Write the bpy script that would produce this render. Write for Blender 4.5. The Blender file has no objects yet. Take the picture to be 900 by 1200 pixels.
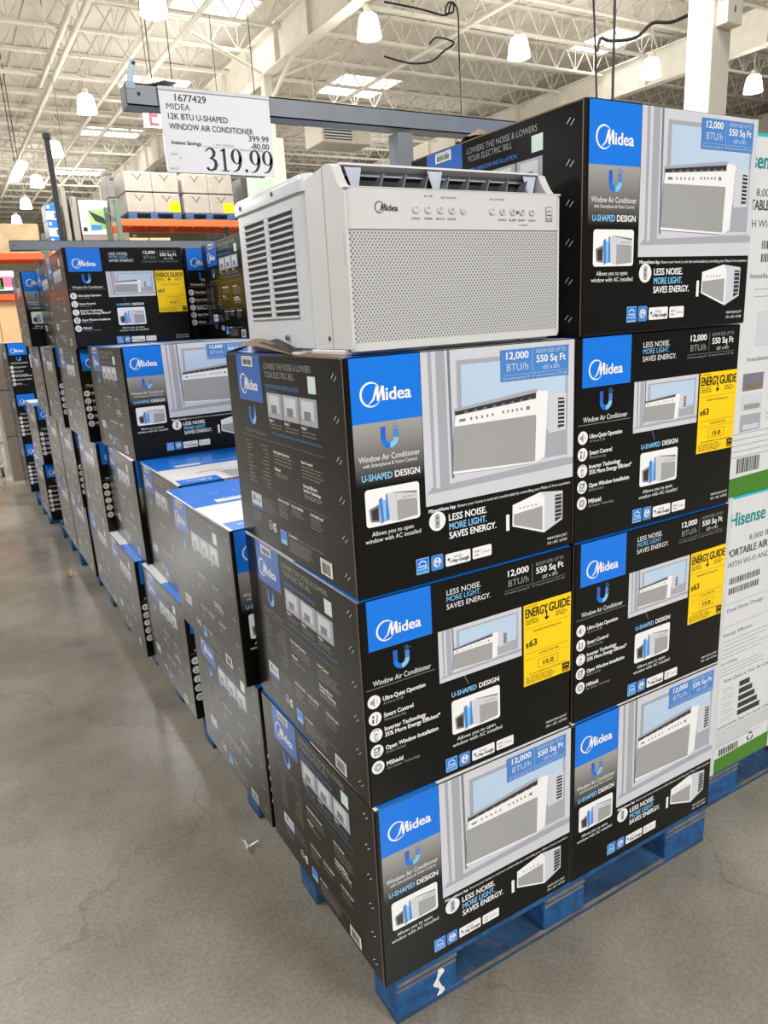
import bpy, bmesh, math, random
from mathutils import Vector, Matrix
random.seed(7)
S = bpy.context.scene
COL = S.collection
R = math.radians

# ------------------------------------------------------------------ camera
YAW, PITCH, ROLL = 0.5202732, -0.2629049, -0.0555028
fwd = Vector((math.sin(YAW)*math.cos(PITCH), math.cos(YAW)*math.cos(PITCH), math.sin(PITCH)))
rt0 = Vector((math.cos(YAW), -math.sin(YAW), 0)); up0 = rt0.cross(fwd)
rt = math.cos(ROLL)*rt0 + math.sin(ROLL)*up0; up = -math.sin(ROLL)*rt0 + math.cos(ROLL)*up0
cd = bpy.data.cameras.new('camera'); cam = bpy.data.objects.new('camera', cd); COL.objects.link(cam)
cam.matrix_world = Matrix(((rt.x, up.x, -fwd.x, -0.630835), (rt.y, up.y, -fwd.y, -1.220935), (rt.z, up.z, -fwd.z, 1.662917), (0, 0, 0, 1)))
cd.sensor_fit = 'VERTICAL'; cd.sensor_height = 36.0; cd.sensor_width = 27.0
cd.lens = 36.0*860.279/1200.0
cd.clip_start = 0.05; cd.clip_end = 300
S.camera = cam

# ------------------------------------------------------------------ world, lights, exposure
w = bpy.data.worlds.new('world'); S.world = w; w.use_nodes = True
wb = w.node_tree.nodes['Background']; wb.inputs[0].default_value = (1.0, 0.98, 0.955, 1); wb.inputs[1].default_value = 0.33
LIGHTS = [(-6.5, -6.5, 1250), (3.0, -8.0, 1700), (-5.5, 4.0, 800), (4.5, 4.5, 650), (-4, 14, 800), (3.5, 14, 900), (12, 8, 1000), (12, 20, 1000), (3.5, 27, 1000), (-7, 26, 1500), (-6, 42, 2200)]
for i, (x, y, p) in enumerate(LIGHTS):
    ld = bpy.data.lights.new('ceiling_light', 'AREA'); ld.shape = 'SQUARE'; ld.size = 3.0; ld.energy = p; ld.color = (1.0, 0.985, 0.965)
    lo = bpy.data.objects.new('ceiling_light', ld); COL.objects.link(lo); lo.location = (x, y, 7.3)
for i, (x, y, p) in enumerate(((-1, 14, 130), (6, 20, 190), (13, 12, 170), (4, 34, 200), (16, 26, 190))):  # added upward fill brightens the roof, standing in for the lamps' upward glow
    ld = bpy.data.lights.new('uplight_fill', 'AREA'); ld.shape = 'SQUARE'; ld.size = 5.0; ld.energy = p; ld.color = (1.0, 0.965, 0.91)
    lo = bpy.data.objects.new('uplight_fill', ld); COL.objects.link(lo); lo.location = (x, y, 5.6); lo.rotation_euler = (math.pi, 0, 0)
S.view_settings.view_transform = 'Standard'; S.view_settings.look = 'None'; S.view_settings.gamma = 1
S.view_settings.use_curve_mapping = False
S.view_settings.exposure = -0.3
S.cycles.use_denoising = True
S.cycles.max_bounces = 6

# ------------------------------------------------------------------ materials
def lin(c):
    c /= 255.0
    return c/12.92 if c <= .04045 else ((c+.055)/1.055)**2.4
def C(r, g, b): return (lin(r), lin(g), lin(b), 1)
MATS = {}
def mat(name, rgb, rough=.5, metal=0, emit=0, noise=.06, nscale=20, bump=0, coat=0, spec=.5):
    if name in MATS: return MATS[name]
    m = bpy.data.materials.new(name); m.use_nodes = True; nt = m.node_tree; b = nt.nodes['Principled BSDF']
    b.inputs['Roughness'].default_value = rough; b.inputs['Metallic'].default_value = metal
    b.inputs['Specular IOR Level'].default_value = spec
    b.inputs['Coat Weight'].default_value = coat; b.inputs['Coat Roughness'].default_value = .17; b.inputs['Coat IOR'].default_value = 1.32
    c = C(*rgb)
    tc = nt.nodes.new('ShaderNodeTexCoord'); n = nt.nodes.new('ShaderNodeTexNoise'); n.inputs['Scale'].default_value = nscale; n.inputs['Detail'].default_value = 4
    nt.links.new(tc.outputs['Object'], n.inputs['Vector'])
    r = nt.nodes.new('ShaderNodeValToRGB'); r.color_ramp.elements[0].position = .3; r.color_ramp.elements[1].position = .7
    r.color_ramp.elements[0].color = tuple(x*(1-noise) for x in c[:3])+(1,); r.color_ramp.elements[1].color = tuple(min(1, x*(1+noise)) for x in c[:3])+(1,)
    nt.links.new(n.outputs['Fac'], r.inputs['Fac']); nt.links.new(r.outputs['Color'], b.inputs['Base Color'])
    if emit:
        b.inputs['Emission Color'].default_value = c; b.inputs['Emission Strength'].default_value = emit
    if bump:
        bp = nt.nodes.new('ShaderNodeBump'); bp.inputs['Strength'].default_value = bump; bp.inputs['Distance'].default_value = .01
        nt.links.new(n.outputs['Fac'], bp.inputs['Height']); nt.links.new(bp.outputs['Normal'], b.inputs['Normal'])
    MATS[name] = m; return m
PR = dict(rough=.36, noise=.03, nscale=6, coat=.6, spec=.3)      # printed carton board
BLACK = mat('print_black', (9, 8, 7), rough=.32, noise=.03, nscale=6, coat=.5, spec=.18); BLUE = mat('print_blue', (8, 118, 226), **PR); WHITE = mat('print_white', (238, 238, 238), **PR)
LBLUE = mat('print_sky', (130, 195, 238), **PR); DBLUE = mat('print_deep_blue', (40, 95, 200), **PR); SBLUE = mat('print_strip_blue', (72, 132, 205), **PR)
P1 = mat('print_frame_light', (206, 207, 214), **PR); P2 = mat('print_frame_mid', (166, 168, 178), **PR); P3 = mat('print_frame_dark', (120, 122, 132), **PR)
GLASS = mat('print_glass', (186, 208, 230), **PR); GRIL = mat('print_grille', (160, 160, 160), **PR); DARK = mat('print_dark', (52, 52, 54), **PR)
GTXT = mat('print_grey_text', (150, 150, 150), **PR); YEL = mat('print_yellow', (250, 208, 10), **PR); KRAFT = mat('kraft', (126, 106, 84), rough=.8, noise=.15)
DIM = mat('print_dim_text', (128, 124, 118), **PR); SPECBLUE = mat('print_side_blue', (40, 96, 180), **PR)
MINT = mat('print_icon_green', (205, 225, 215), **PR)
GRAD = mat('print_grey_fade', (120, 120, 120), **PR)
def _grad():
    nt = GRAD.node_tree; b = nt.nodes['Principled BSDF']
    tc = nt.nodes.new('ShaderNodeTexCoord'); sp = nt.nodes.new('ShaderNodeSeparateXYZ'); mr = nt.nodes.new('ShaderNodeMapRange')
    mr.inputs['From Min'].default_value = .235; mr.inputs['From Max'].default_value = .35
    r = nt.nodes.new('ShaderNodeValToRGB'); r.color_ramp.elements[0].color = C(9, 8, 7); r.color_ramp.elements[1].color = C(158, 156, 154)
    nt.links.new(tc.outputs['Object'], sp.inputs[0]); nt.links.new(sp.outputs['Z'], mr.inputs['Value']); nt.links.new(mr.outputs[0], r.inputs['Fac']); nt.links.new(r.outputs[0], b.inputs['Base Color'])
_grad()

# ------------------------------------------------------------------ object helpers
def tag(o, label=None, cat=None, group=None, kind=None):
    if label: o['label'] = label
    if cat: o['category'] = cat
    if group: o['group'] = group
    if kind: o['kind'] = kind
    return o
def empty(name, loc, label, cat, group=None, rz=0):
    o = bpy.data.objects.new(name, None); COL.objects.link(o); o.location = loc; o.rotation_euler = (0, 0, rz); o.empty_display_size = .1
    return tag(o, label, cat, group)
class MB:
    """collects shapes with material slots and links them as one mesh"""
    def __init__(s): s.v = []; s.f = []; s.mi = []; s.mats = []; s.sm = []
    def slot(s, m):
        if m not in s.mats: s.mats.append(m)
        return s.mats.index(m)
    def poly(s, pts, m, smooth=False):
        n = len(s.v); s.v += [tuple(p) for p in pts]; s.f.append(tuple(range(n, n+len(pts)))); s.mi.append(s.slot(m)); s.sm.append(smooth)
    def add(s, verts, faces, m, smooth=False):
        n = len(s.v); k = s.slot(m); s.v += [tuple(p) for p in verts]
        for f in faces: s.f.append(tuple(i+n for i in f)); s.mi.append(k); s.sm.append(smooth)
    def bm(s, b, m, smooth=False):
        b.verts.index_update(); s.add([v.co.copy() for v in b.verts], [[v.index for v in f.verts] for f in b.faces], m, smooth); b.free()
    def box(s, x0, x1, y0, y1, z0, z1, m, bev=0, seg=1, mw=None):
        b = bmesh.new(); bmesh.ops.create_cube(b, size=1)
        for v in b.verts: v.co = Vector(((x0+x1)/2+v.co.x*(x1-x0), (y0+y1)/2+v.co.y*(y1-y0), (z0+z1)/2+v.co.z*(z1-z0)))
        if bev: bmesh.ops.bevel(b, geom=list(b.edges), offset=bev, segments=seg, affect='EDGES', profile=.5)
        if mw: b.transform(mw)
        s.bm(b, m, smooth=False)
    def tube(s, pts, r, m, n=8, cap=True):
        pts = [Vector(p) for p in pts]; rings = []; rr = r if isinstance(r, (list, tuple)) else [r]*len(pts)
        a = None
        for i, p in enumerate(pts):
            d = (pts[min(i+1, len(pts)-1)]-pts[max(i-1, 0)]).normalized()
            if a is None: a = d.orthogonal().normalized()
            a = (a-d*a.dot(d)).normalized(); b = d.cross(a)
            rings.append([p+(a*math.cos(2*math.pi*k/n)+b*math.sin(2*math.pi*k/n))*rr[i] for k in range(n)])
        vs = [q for g in rings for q in g]; fs = []
        for i in range(len(pts)-1):
            for k in range(n): fs.append((i*n+k, i*n+(k+1) % n, (i+1)*n+(k+1) % n, (i+1)*n+k))
        s.add(vs, fs, m, True)
        if cap: s.poly(rings[0][::-1], m); s.poly(rings[-1], m)
    def lathe(s, prof, c, m, n=20):
        vs = []; fs = []
        for (r, z) in prof:
            for k in range(n): vs.append((c[0]+r*math.cos(2*math.pi*k/n), c[1]+r*math.sin(2*math.pi*k/n), c[2]+z))
        for i in range(len(prof)-1):
            for k in range(n): fs.append((i*n+k, i*n+(k+1) % n, (i+1)*n+(k+1) % n, (i+1)*n+k))
        s.add(vs, fs, m, True)
    def prism(s, prof, x0, x1, m):
        """profile of (y, z) swept along x"""
        n = len(prof); vs = [(x0, y, z) for y, z in prof]+[(x1, y, z) for y, z in prof]
        s.add(vs, [(k, (k+1) % n, n+(k+1) % n, n+k) for k in range(n)], m); s.poly(vs[:n][::-1], m); s.poly(vs[n:], m)
    def build(s, name, parent=None, loc=None, recalc=False):
        me = bpy.data.meshes.new(name); me.from_pydata(s.v, [], s.f)
        for m in s.mats: me.materials.append(m)
        me.polygons.foreach_set('material_index', s.mi); me.polygons.foreach_set('use_smooth', s.sm); me.update()
        if recalc:
            b = bmesh.new(); b.from_mesh(me); bmesh.ops.recalc_face_normals(b, faces=b.faces); b.to_mesh(me); b.free()
        o = bpy.data.objects.new(name, me); COL.objects.link(o)
        if parent: o.parent = parent
        if loc: o.location = loc
        return o
def copy_tree(o, parent=None):
    c = o.copy(); COL.objects.link(c)
    if parent: c.parent = parent
    for ch in list(o.children): copy_tree(ch, c)
    return c
def struct(o): o['kind'] = 'structure'; return o

# ------------------------------------------------------------------ print helper: flat lettering and shapes on a face
_tc = {}
def glyphs(txt, bold):
    k = (txt, bold)
    if k not in _tc:
        cu = bpy.data.curves.new('t', 'FONT'); cu.body = txt; cu.size = 1; cu.resolution_u = 3; cu.offset = 0
        ob = bpy.data.objects.new('t', cu); me = bpy.data.meshes.new_from_object(ob)
        vs = [v.co.copy() for v in me.vertices]; fs = [tuple(p.vertices) for p in me.polygons]
        if bold:                                   # heavier letters: the same outline laid side by side
            o_ = bold if isinstance(bold, float) else .024; n_ = len(vs); base = list(vs); bf = list(fs)
            for q, (dx, dy) in enumerate(((-o_, o_*.5), (o_, o_*.5), (-o_, -o_*.5), (o_, -o_*.5))):
                vs += [v+Vector((dx, dy, .00006*(q+1))) for v in base]; fs += [tuple(i+n_*(q+1) for i in f) for f in bf]
        xs = [v.x for v in vs] or [0, 1]
        _tc[k] = (vs, fs, min(xs), max(xs)); bpy.data.objects.remove(ob); bpy.data.curves.remove(cu); bpy.data.meshes.remove(me)
    return _tc[k]
class Art:
    """u to the right 0..1, v downwards 0..1 on a face of w x h metres; layer sets the print's tiny lift"""
    def __init__(s, mb, origin, ux, vy, n, w, h): s.mb, s.o, s.ux, s.vy, s.n, s.w, s.h = mb, Vector(origin), Vector(ux), Vector(vy), Vector(n), w, h; s.k = 1
    def P(s, u, v, L=None): return s.o+s.ux*(u*s.w)+s.vy*(v*s.h)+s.n*(.00035*(s.k if L is None else L))
    def poly(s, pts, m, L=None):
        q = [s.P(u, v, L) for u, v in pts]
        nn = Vector((0, 0, 0))
        for i in range(len(q)): nn += q[i].cross(q[(i+1) % len(q)])
        if nn.dot(s.n) < 0: q.reverse()
        s.mb.poly(q, m)
    def rect(s, u0, v0, u1, v1, m, L=None): s.poly([(u0, v0), (u1, v0), (u1, v1), (u0, v1)], m, L)
    def rrect(s, u0, v0, u1, v1, m, r=.01, L=None):
        ru, rv = r, r*s.w/s.h; pts = []
        for cx, cy, a0 in ((u1-ru, v0+rv, -90), (u1-ru, v1-rv, 0), (u0+ru, v1-rv, 90), (u0+ru, v0+rv, 180)):
            for k in range(5): a = R(a0+k*22.5); pts.append((cx+ru*math.cos(a), cy+rv*math.sin(a)))
        s.poly(pts, m, L)
    def disc(s, u, v, r, m, L=None, n=20):
        s.poly([(u+r*math.cos(2*math.pi*k/n), v+r*s.w/s.h*math.sin(2*math.pi*k/n)) for k in range(n)], m, L)
    def stroke(s, pts, wd, m, L=None, asp=True):
        """polyline of changing width, in u units"""
        k = s.w/s.h; P = [Vector((u, v/k)) for u, v in pts]; ws = wd if isinstance(wd, (list, tuple)) else [wd]*len(P); le = []; ri = []
        for i, p in enumerate(P):
            d = (P[min(i+1, len(P)-1)]-P[max(i-1, 0)]); d.normalize(); nn = Vector((-d.y, d.x))*ws[i]/2
            le.append(p+nn); ri.append(p-nn)
        for i in range(len(P)-1):
            s.poly([(q.x, q.y*k) for q in (le[i], le[i+1], ri[i+1], ri[i])], m, L)
    def arc(s, u, v, r, a0, a1, wf, m, L=None, n=22, ry=None):
        k = s.w/s.h; pts = []; ws = []
        for i in range(n+1):
            t = i/n; a = R(a0+(a1-a0)*t); pts.append((u+r*math.cos(a), v+(ry or r)*k*math.sin(a))); ws.append(wf(t))
        s.stroke(pts, ws, m, L)
    def text(s, txt, u0, u1, vb, cap, m, bold=False, L=None):
        vs, fs, x0, x1 = glyphs(txt, bold); sx = (u1-u0)/max(1e-6, x1-x0); sy = cap/.73
        flip = s.ux.cross(-s.vy).dot(s.n) < 0
        s.mb.add([s.P(u0+(q.x-x0)*sx, vb-q.y*sy, L)+s.n*q.z for q in vs], [f[::-1] if flip else f for f in fs], m)
    def lines(s, u0, u1, v0, v1, n, m, th=.004, ragged=.25):
        for i in range(n):
            v = v0+(v1-v0)*i/max(1, n-1); e = u1-(u1-u0)*ragged*random.random(); u = u0
            while u < e-.004:
                l = random.uniform(.012, .05); s.rect(u, v-th/2, min(e, u+l), v+th/2, m); u += l+.005
    def logo(s, u, v, wd, m, L=None):
        """ring with a running M and the lower-case rest, wd = whole width in u"""
        k = s.w/s.h; r = .2*wd; cx, cy = u+r, v
        s.arc(cx, cy, r, -35, -325, lambda t: wd*(.012+.03*math.sin(math.pi*min(1, t*1.05))), m, L)
        b = v+.115*wd*k; t = v-.13*wd*k; x = u+.27*wd
        s.stroke([(x-.13*wd, b+.05*wd*k), (x-.03*wd, b-.03*wd*k), (x+.05*wd, t)], [.012*wd, .04*wd, .045*wd], m, (L or 1)+0.15)
        s.stroke([(x+.05*wd, t), (x+.065*wd, b)], .055*wd, m, (L or 1)+0.30)
        s.stroke([(x+.065*wd, b), (x+.155*wd, t)], [.02*wd, .045*wd], m, (L or 1)+0.45)
        s.stroke([(x+.155*wd, t), (x+.17*wd, b)], .06*wd, m, (L or 1)+0.60)
        s.text('idea', x+.215*wd, u+wd, b, .225*wd*k, m, True, L)
    def ulogo(s, u0, v0, u1, v1, L=None):
        """the letter U as a ribbon"""
        w_ = u1-u0; k = s.w/s.h; r = w_*.36; cx = (u0+u1)/2; cy = v1-r*k-w_*.1*k; t = w_*.27; v0 -= .012
        s.stroke([(cx-r, v0+(v1-v0)*.1), (cx-r, cy)], t, DBLUE, L)
        s.arc(cx, cy, r, 180, 90, lambda q: t, BLUE, L, 8); s.arc(cx, cy, r, 90, 0, lambda q: t, LBLUE, L, 8)
        s.stroke([(cx+r, cy), (cx+r, v0+(v1-v0)*.26)], t, SBLUE, L)
        for j in range(3):
            for i in range(2+j % 2): s.disc(cx+r-t*.35+i*t*.5, v0+(v1-v0)*(.04+.1*j), t*.16, SBLUE, L, 6)
    def ac(s, front, strip, top, side, rear, vent, L):
        """small picture of the unit: polygons in u, v"""
        s.poly(rear, P1, L); s.poly(side, WHITE, L+1); s.poly(vent, DARK, L+1)
        s.poly(front, GRIL, L+1); s.poly(strip, WHITE, L+2); s.poly(top, DARK, L+2)
def win_ac(a, X, Y, sx, sy, small=False):
    """the window photograph with the unit, printed in the box X..X+sx, Y..Y+sy"""
    q = lambda pts: [(X+p[0]*sx, Y+p[1]*sy) for p in pts]
    a.poly(q([(0, 0), (1, 0), (1, 1), (0, 1)]), P1, 1)
    a.poly(q([(.04, 0), (.14, 0), (.15, .9), (.05, .9)]), P2, 2); a.poly(q([(.06, 0), (.085, 0), (.09, .89), (.065, .89)]), P1, 3)
    a.poly(q([(.155, .0), (.17, 0), (.18, .84), (.165, .84)]), P3, 2.3)
    a.poly(q([(.21, .07), (.955, .07), (.955, .82), (.21, .82)]), P2, 2); a.poly(q([(.235, .1), (.94, .1), (.93, .62), (.235, .62)]), GLASS, 3)
    a.poly(q([(.0, .92), (1, .9), (1, 1), (0, 1)]), P1, 3); a.poly(q([(.04, .88), (1, .84), (1, .9), (0, .93)]), P2, 2.6)
    a.poly(q([(.955, 0), (1, 0), (1, .85), (.955, .85)]), P1, 3)
def ac_photo(a, X, Y, sx, sy, L, mirror=False):
    f = (lambda p: (X+(1-p[0])*sx, Y+p[1]*sy)) if mirror else (lambda p: (X+p[0]*sx, Y+p[1]*sy))
    q = lambda pts: [f(p) for p in pts]
    a.poly(q([(.83, .06), (1, .08), (1, .6), (.83, .62)]), P1, L); a.poly(q([(.72, 0), (.83, .03), (.80, .94), (.71, 1)]), WHITE, L+1)
    a.poly(q([(.925, .14), (.985, .15), (.985, .55), (.925, .56)]), DARK, L+1)
    for k in range(7): v = .17+k*.055; a.poly(q([(.925, v), (.985, v+.005), (.985, v+.02), (.925, v+.015)]), WHITE, L+2)
    a.poly(q([(.02, .32), (.72, .32), (.71, .985), (0, .92)]), GRIL, L+1); a.poly(q([(.0, .91), (.71, .975), (.71, 1), (0, .945)]), WHITE, L+2)
    a.poly(q([(.03, .13), (.72, .0), (.715, .11), (.03, .19)]), DARK, L+2); a.poly(q([(.03, .19), (.72, .11), (.72, .33), (.02, .33)]), WHITE, L+2)
    a.poly(q([(.03, .105), (.7, -.02), (.735, .0), (.72, .03), (.03, .14)]), P2, L+2.5)
    for k in range(8): u = .09+k*.078; a.poly(q([(u, .185-.11*u), (u+.03, .15-.11*u), (u+.045, .18-.11*u)]), P3, L+3)
    for k in range(5): u = .15+k*.045; a.poly(q([(u, .245-.05*u), (u+.014, .245-.05*u), (u+.014, .28-.05*u), (u, .28-.05*u)]), P3, L+3)
    for k in range(5): u = .42+k*.04; a.poly(q([(u, .235-.05*u), (u+.014, .235-.05*u), (u+.014, .27-.05*u), (u, .27-.05*u)]), P3, L+3)
    a.poly(q([(.06, .245), (.11, .242), (.11, .275), (.06, .278)]), P3, L+3)
    a.poly(q([(.63, .2), (.66, .197), (.66, .245), (.63, .247)]), P3, L+3)
def inset(a, u0, v0, u1, v1):
    sx, sy = u1-u0, v1-v0; q = lambda pts: [(u0+p[0]*sx, v0+p[1]*sy) for p in pts]
    a.rrect(u0, v0, u1, v1, WHITE, .012, 2)
    a.poly(q([(.06, .52), (.24, .42), (.24, .9), (.08, .86)]), P3, 3); a.poly(q([(.1, .56), (.22, .5), (.22, .84), (.11, .82)]), DARK, 4)
    a.poly(q([(.24, .3), (.3, .24), (.32, .9), (.26, .96)]), SBLUE, 4); a.poly(q([(.3, .3), (.36, .34), (.36, .9), (.32, .9)]), LBLUE, 4)
    a.poly(q([(.37, .2), (.4, .17), (.42, .88), (.36, .9)]), SBLUE, 4)
    a.poly(q([(.42, .18), (.56, .22), (.56, .95), (.42, .9)]), P1, 3); a.poly(q([(.56, .2), (.96, .3), (.96, .44), (.56, .4)]), P1, 4); a.poly(q([(.57, .4), (.95, .45), (.95, .9), (.57, .95)]), GRIL, 4)
    a.poly(q([(.44, .16), (.95, .24), (.95, .29), (.56, .2)]), P3, 4)
    for k in range(5): u = .68+k*.05; a.poly(q([(u, .33), (u+.02, .335), (u+.02, .37), (u, .365)]), P3, 5)
def icons(a, off, v, k=1.0):
    a.rect(off, v, off+.055, v+.072, LBLUE, 2); a.rect(off+.003, v+.004, off+.052, v+.046, BLUE, 3)
    a.arc(off+.026, v+.034, .017, 200, 340, lambda t: .004, WHITE, 4, 8); a.text('energy', off+.008, off+.046, v+.04, .012, WHITE, True, 4); a.text('ENERGY STAR', off+.004, off+.051, v+.064, .011, BLUE, True, 3)
    a.rrect(off+.064, v, off+.118, v+.072, SBLUE, .008, 2); a.arc(off+.091, v+.036, .016, 60, 380, lambda t: .004, WHITE, 3, 14); a.text('M', off+.081, off+.102, v+.05, .03, WHITE, True, 3)
    a.rrect(off+.128, v+.01, off+.242, v+.068, WHITE, .006, 2); a.disc(off+.142, v+.036, .006, DBLUE, 3, 8); a.disc(off+.15, v+.05, .0035, DARK, 3, 8)
    a.text('works with', off+.165, off+.2, v+.033, .012, DIM, False, 3); a.text('Hey Google', off+.158, off+.236, v+.055, .018, DARK, True, 3)
    a.rrect(off+.252, v+.012, off+.342, v+.066, WHITE, .006, 2); a.text('works', off+.26, off+.284, v+.036, .013, DARK, False, 3); a.text('with', off+.262, off+.28, v+.054, .013, DARK, False, 3)
    a.rect(off+.292, v+.02, off+.2935, v+.058, GTXT, 3); a.text('alexa', off+.3, off+.334, v+.046, .015, GTXT, False, 3)
def btu(a, m2):
    a.text('12,000', .66, .766, .066, .032, WHITE, True, 3); a.text('BTU/h', .663, .765, .117, .034, m2, False, 3)
    a.rect(.784, .03, .7855, .128, m2, 3); a.text('ROOM SIZE: UP TO', .804, .951, .05, .018, m2, False, 3)
    a.text('550 Sq Ft', .804, .951, .09, .032, WHITE, True, 3); a.text("(22' x 25')", .838, .918, .122, .016, WHITE, False, 3)
    a.rect(.645, .134, .96, .1355, m2, 3); a.text("For window openings 22\" - 36\" wide and minimum 13.75\" high", .645, .958, .153, .011, m2, False, 3)
W_, D_, H_ = .5838, .664, .483
def face_photo(mb):
    a = Art(mb, (-W_/2, -D_/2, H_), (1, 0, 0), (0, 0, -1), (0, -1, 0), W_, H_)
    a.rect(.018, .004, .29, .262, BLUE); a.rect(.018, .262, .29, .52, GRAD); a.logo(.055, .15, .195, WHITE, 2); a.ulogo(.122, .285, .192, .37, 2)
    a.text('Window Air Conditioner', .033, .275, .418, .026, WHITE, False, 2); a.text('with Smartphone & Voice Control', .048, .262, .441, .016, WHITE, False, 2)
    a.text('U-SHAPED', .04, .16, .497, .028, LBLUE, True, 2); a.text('DESIGN', .17, .272, .497, .028, WHITE, True, 2)
    inset(a, .048, .532, .266, .692); a.text('Allows you to open', .067, .236, .732, .02, WHITE, False, 2); a.text('window with AC installed', .04, .266, .76, .02, WHITE, False, 2)
    win_ac(a, .292, .003, .706, .65); ac_photo(a, .412, .215, .545, .335, 4)
    a.rect(.635, .024, .967, .16, SBLUE, 6); s_ = a.k; 
    b = Art(mb, a.o+Vector((0, -.0014, 0)), a.ux, a.vy, a.n, W_, H_); btu(b, P1)
    a.text('MSmartHome App', .302, .42, .684, .016, WHITE, True, 2); a.text('Ensure your home is cool and comfortable by controlling your Midea U from anywhere', .43, .985, .684, .014, WHITE, False, 2)
    a.disc(.338, .727, .036, WHITE, 2); a.rrect(.328, .695, .348, .758, P2, .004, 3); a.disc(.338, .712, .006, P3, 4, 8); a.disc(.338, .735, .006, P3, 4, 8)
    a.text('LESS NOISE.', .388, .562, .737, .032, WHITE, True, 2); a.text('MORE LIGHT.', .389, .562, .779, .032, LBLUE, True, 2); a.text('SAVES ENERGY.', .388, .607, .82, .032, WHITE, True, 2)
    a.rrect(.655, .77, .671, .848, WHITE, .003, 2)
    q = [(.945, .712), (.945, .852), (.9, .885), (.848, .9), (.848, .76)]
    a.poly([(.835, .697), (.945, .712), (.945, .855), (.848, .9), (.8, .75)], P1, 2); a.poly([(.905, .725), (.94, .727), (.94, .845), (.905, .86)], DARK, 3)
    for k in range(6): a.rect(.903, .735+k*.02, .942, .739+k*.02, P1, 4)
    a.poly([(.687, .73), (.83, .695), (.85, .73), (.848, .9), (.685, .832)], WHITE, 3); a.poly([(.692, .775), (.838, .765), (.838, .885), (.692, .825)], GRIL, 4)
    for k in range(5): a.rect(.72+k*.02, .748, .727+k*.02, .755, P3, 4)
    icons(a, .24, .878)
    a.text('MAW12HV1CWT', .866, .972, .944, .014, WHITE, False, 2); a.text('ITM. / ART. 1677429', .866, .972, .968, .014, WHITE, False, 2)
def face_guide(mb):
    a = Art(mb, (W_/2, D_/2, H_), (-1, 0, 0), (0, 0, -1), (0, 1, 0), W_, H_)
    a.rect(.03, .004, .3, .235, BLUE); a.logo(.067, .155, .186, WHITE, 2); a.ulogo(.127, .262, .197, .35, 2)
    a.text('Window Air Conditioner', .038, .288, .4, .027, WHITE, False, 2); a.rect(.01, .411, .306, .4135, GTXT, 2)
    T = [('Ultra-Quiet Operation', .26, 'As low as 32 dB', .162), ('Smart Control', .203, 'MSmartHome App', .17), ('Inverter Technology', .256, None, 0), ('Open Window Installation', .31, '(Bracket included)', .16), ('MShield', .147, 'Air Ionizer Technology', .222)]
    for i, (t, e, t2, e2) in enumerate(T):
        v = .473+i*.0815; a.disc(.038, v, .027, WHITE, 2); a.text(t, .075, e, v+.008 if i != 2 else v-.005, .022, WHITE, True, 2)
        if t2: a.text(t2, .076, e2, v+.028, .014, GTXT, False, 2)
        if i == 0: a.poly([(.022, v-.008), (.03, v-.008), (.04, v-.022), (.04, v+.022), (.03, v+.008), (.022, v+.008)], GTXT, 3); a.arc(.041, v, .01, -50, 50, lambda t: .002, GTXT, 3, 6)
        if i == 1: a.disc(.03, v-.012, .005, DARK, 3, 8); a.stroke([(.03, v), (.028, v+.02)], .007, DARK, 3); a.arc(.04, v-.008, .008, -60, 60, lambda t: .003, DARK, 3, 6); a.stroke([(.047, v), (.042, v+.022)], .004, DARK, 3)
        if i == 2: a.rrect(.032, v-.008, .044, v+.026, DARK, .003, 3); a.rrect(.034, v-.004, .042, v+.022, WHITE, .003, 4); a.arc(.038, v-.014, .011, 200, 340, lambda t: .003, DARK, 3, 6); a.text('35% More Energy Efficient*', .075, .322, v+.024, .022, WHITE, True, 2)
        if i == 3: a.rect(.025, v-.018, .05, v+.02, DARK, 3); a.rect(.028, v-.013, .047, v+.015, WHITE, 4); a.stroke([(.03, v-.003), (.037, v+.008), (.051, v-.022)], .0045, DARK, 5)
        if i == 4: a.arc(.038, v, .015, 0, 360, lambda t: .003, DARK, 3, 10); a.arc(.038, v, .008, 0, 360, lambda t: .003, DARK, 3, 10)
    a.text('LESS NOISE.', .37, .529, .074, .027, WHITE, False, 2); a.text('MORE LIGHT.', .369, .528, .106, .027, LBLUE, False, 2); a.text('SAVES ENERGY.', .368, .575, .142, .027, WHITE, False, 2)
    btu(a, GTXT)
    win_ac(a, .325, .238, .403, .257); ac_photo(a, .385, .325, .27, .135, 4)
    a.text('U-SHAPED', .378, .498, .586, .026, LBLUE, True, 2); a.text('DESIGN', .51, .61, .586, .026, WHITE, True, 2)
    inset(a, .376, .607, .613, .785); a.text('Allows you to open', .398, .588, .823, .02, WHITE, False, 2); a.text('window with AC installed', .375, .622, .85, .02, WHITE, False, 2)
    a.stroke([(.44, .495), (.46, .545)], .002, GTXT, 2)
    icons(a, .34, .9)
    a.text('MAW12HV1CWT', .862, .98, .93, .014, WHITE, False, 2); a.text('ITM. / ART. 1677429', .862, .98, .954, .014, WHITE, False, 2)
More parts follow.
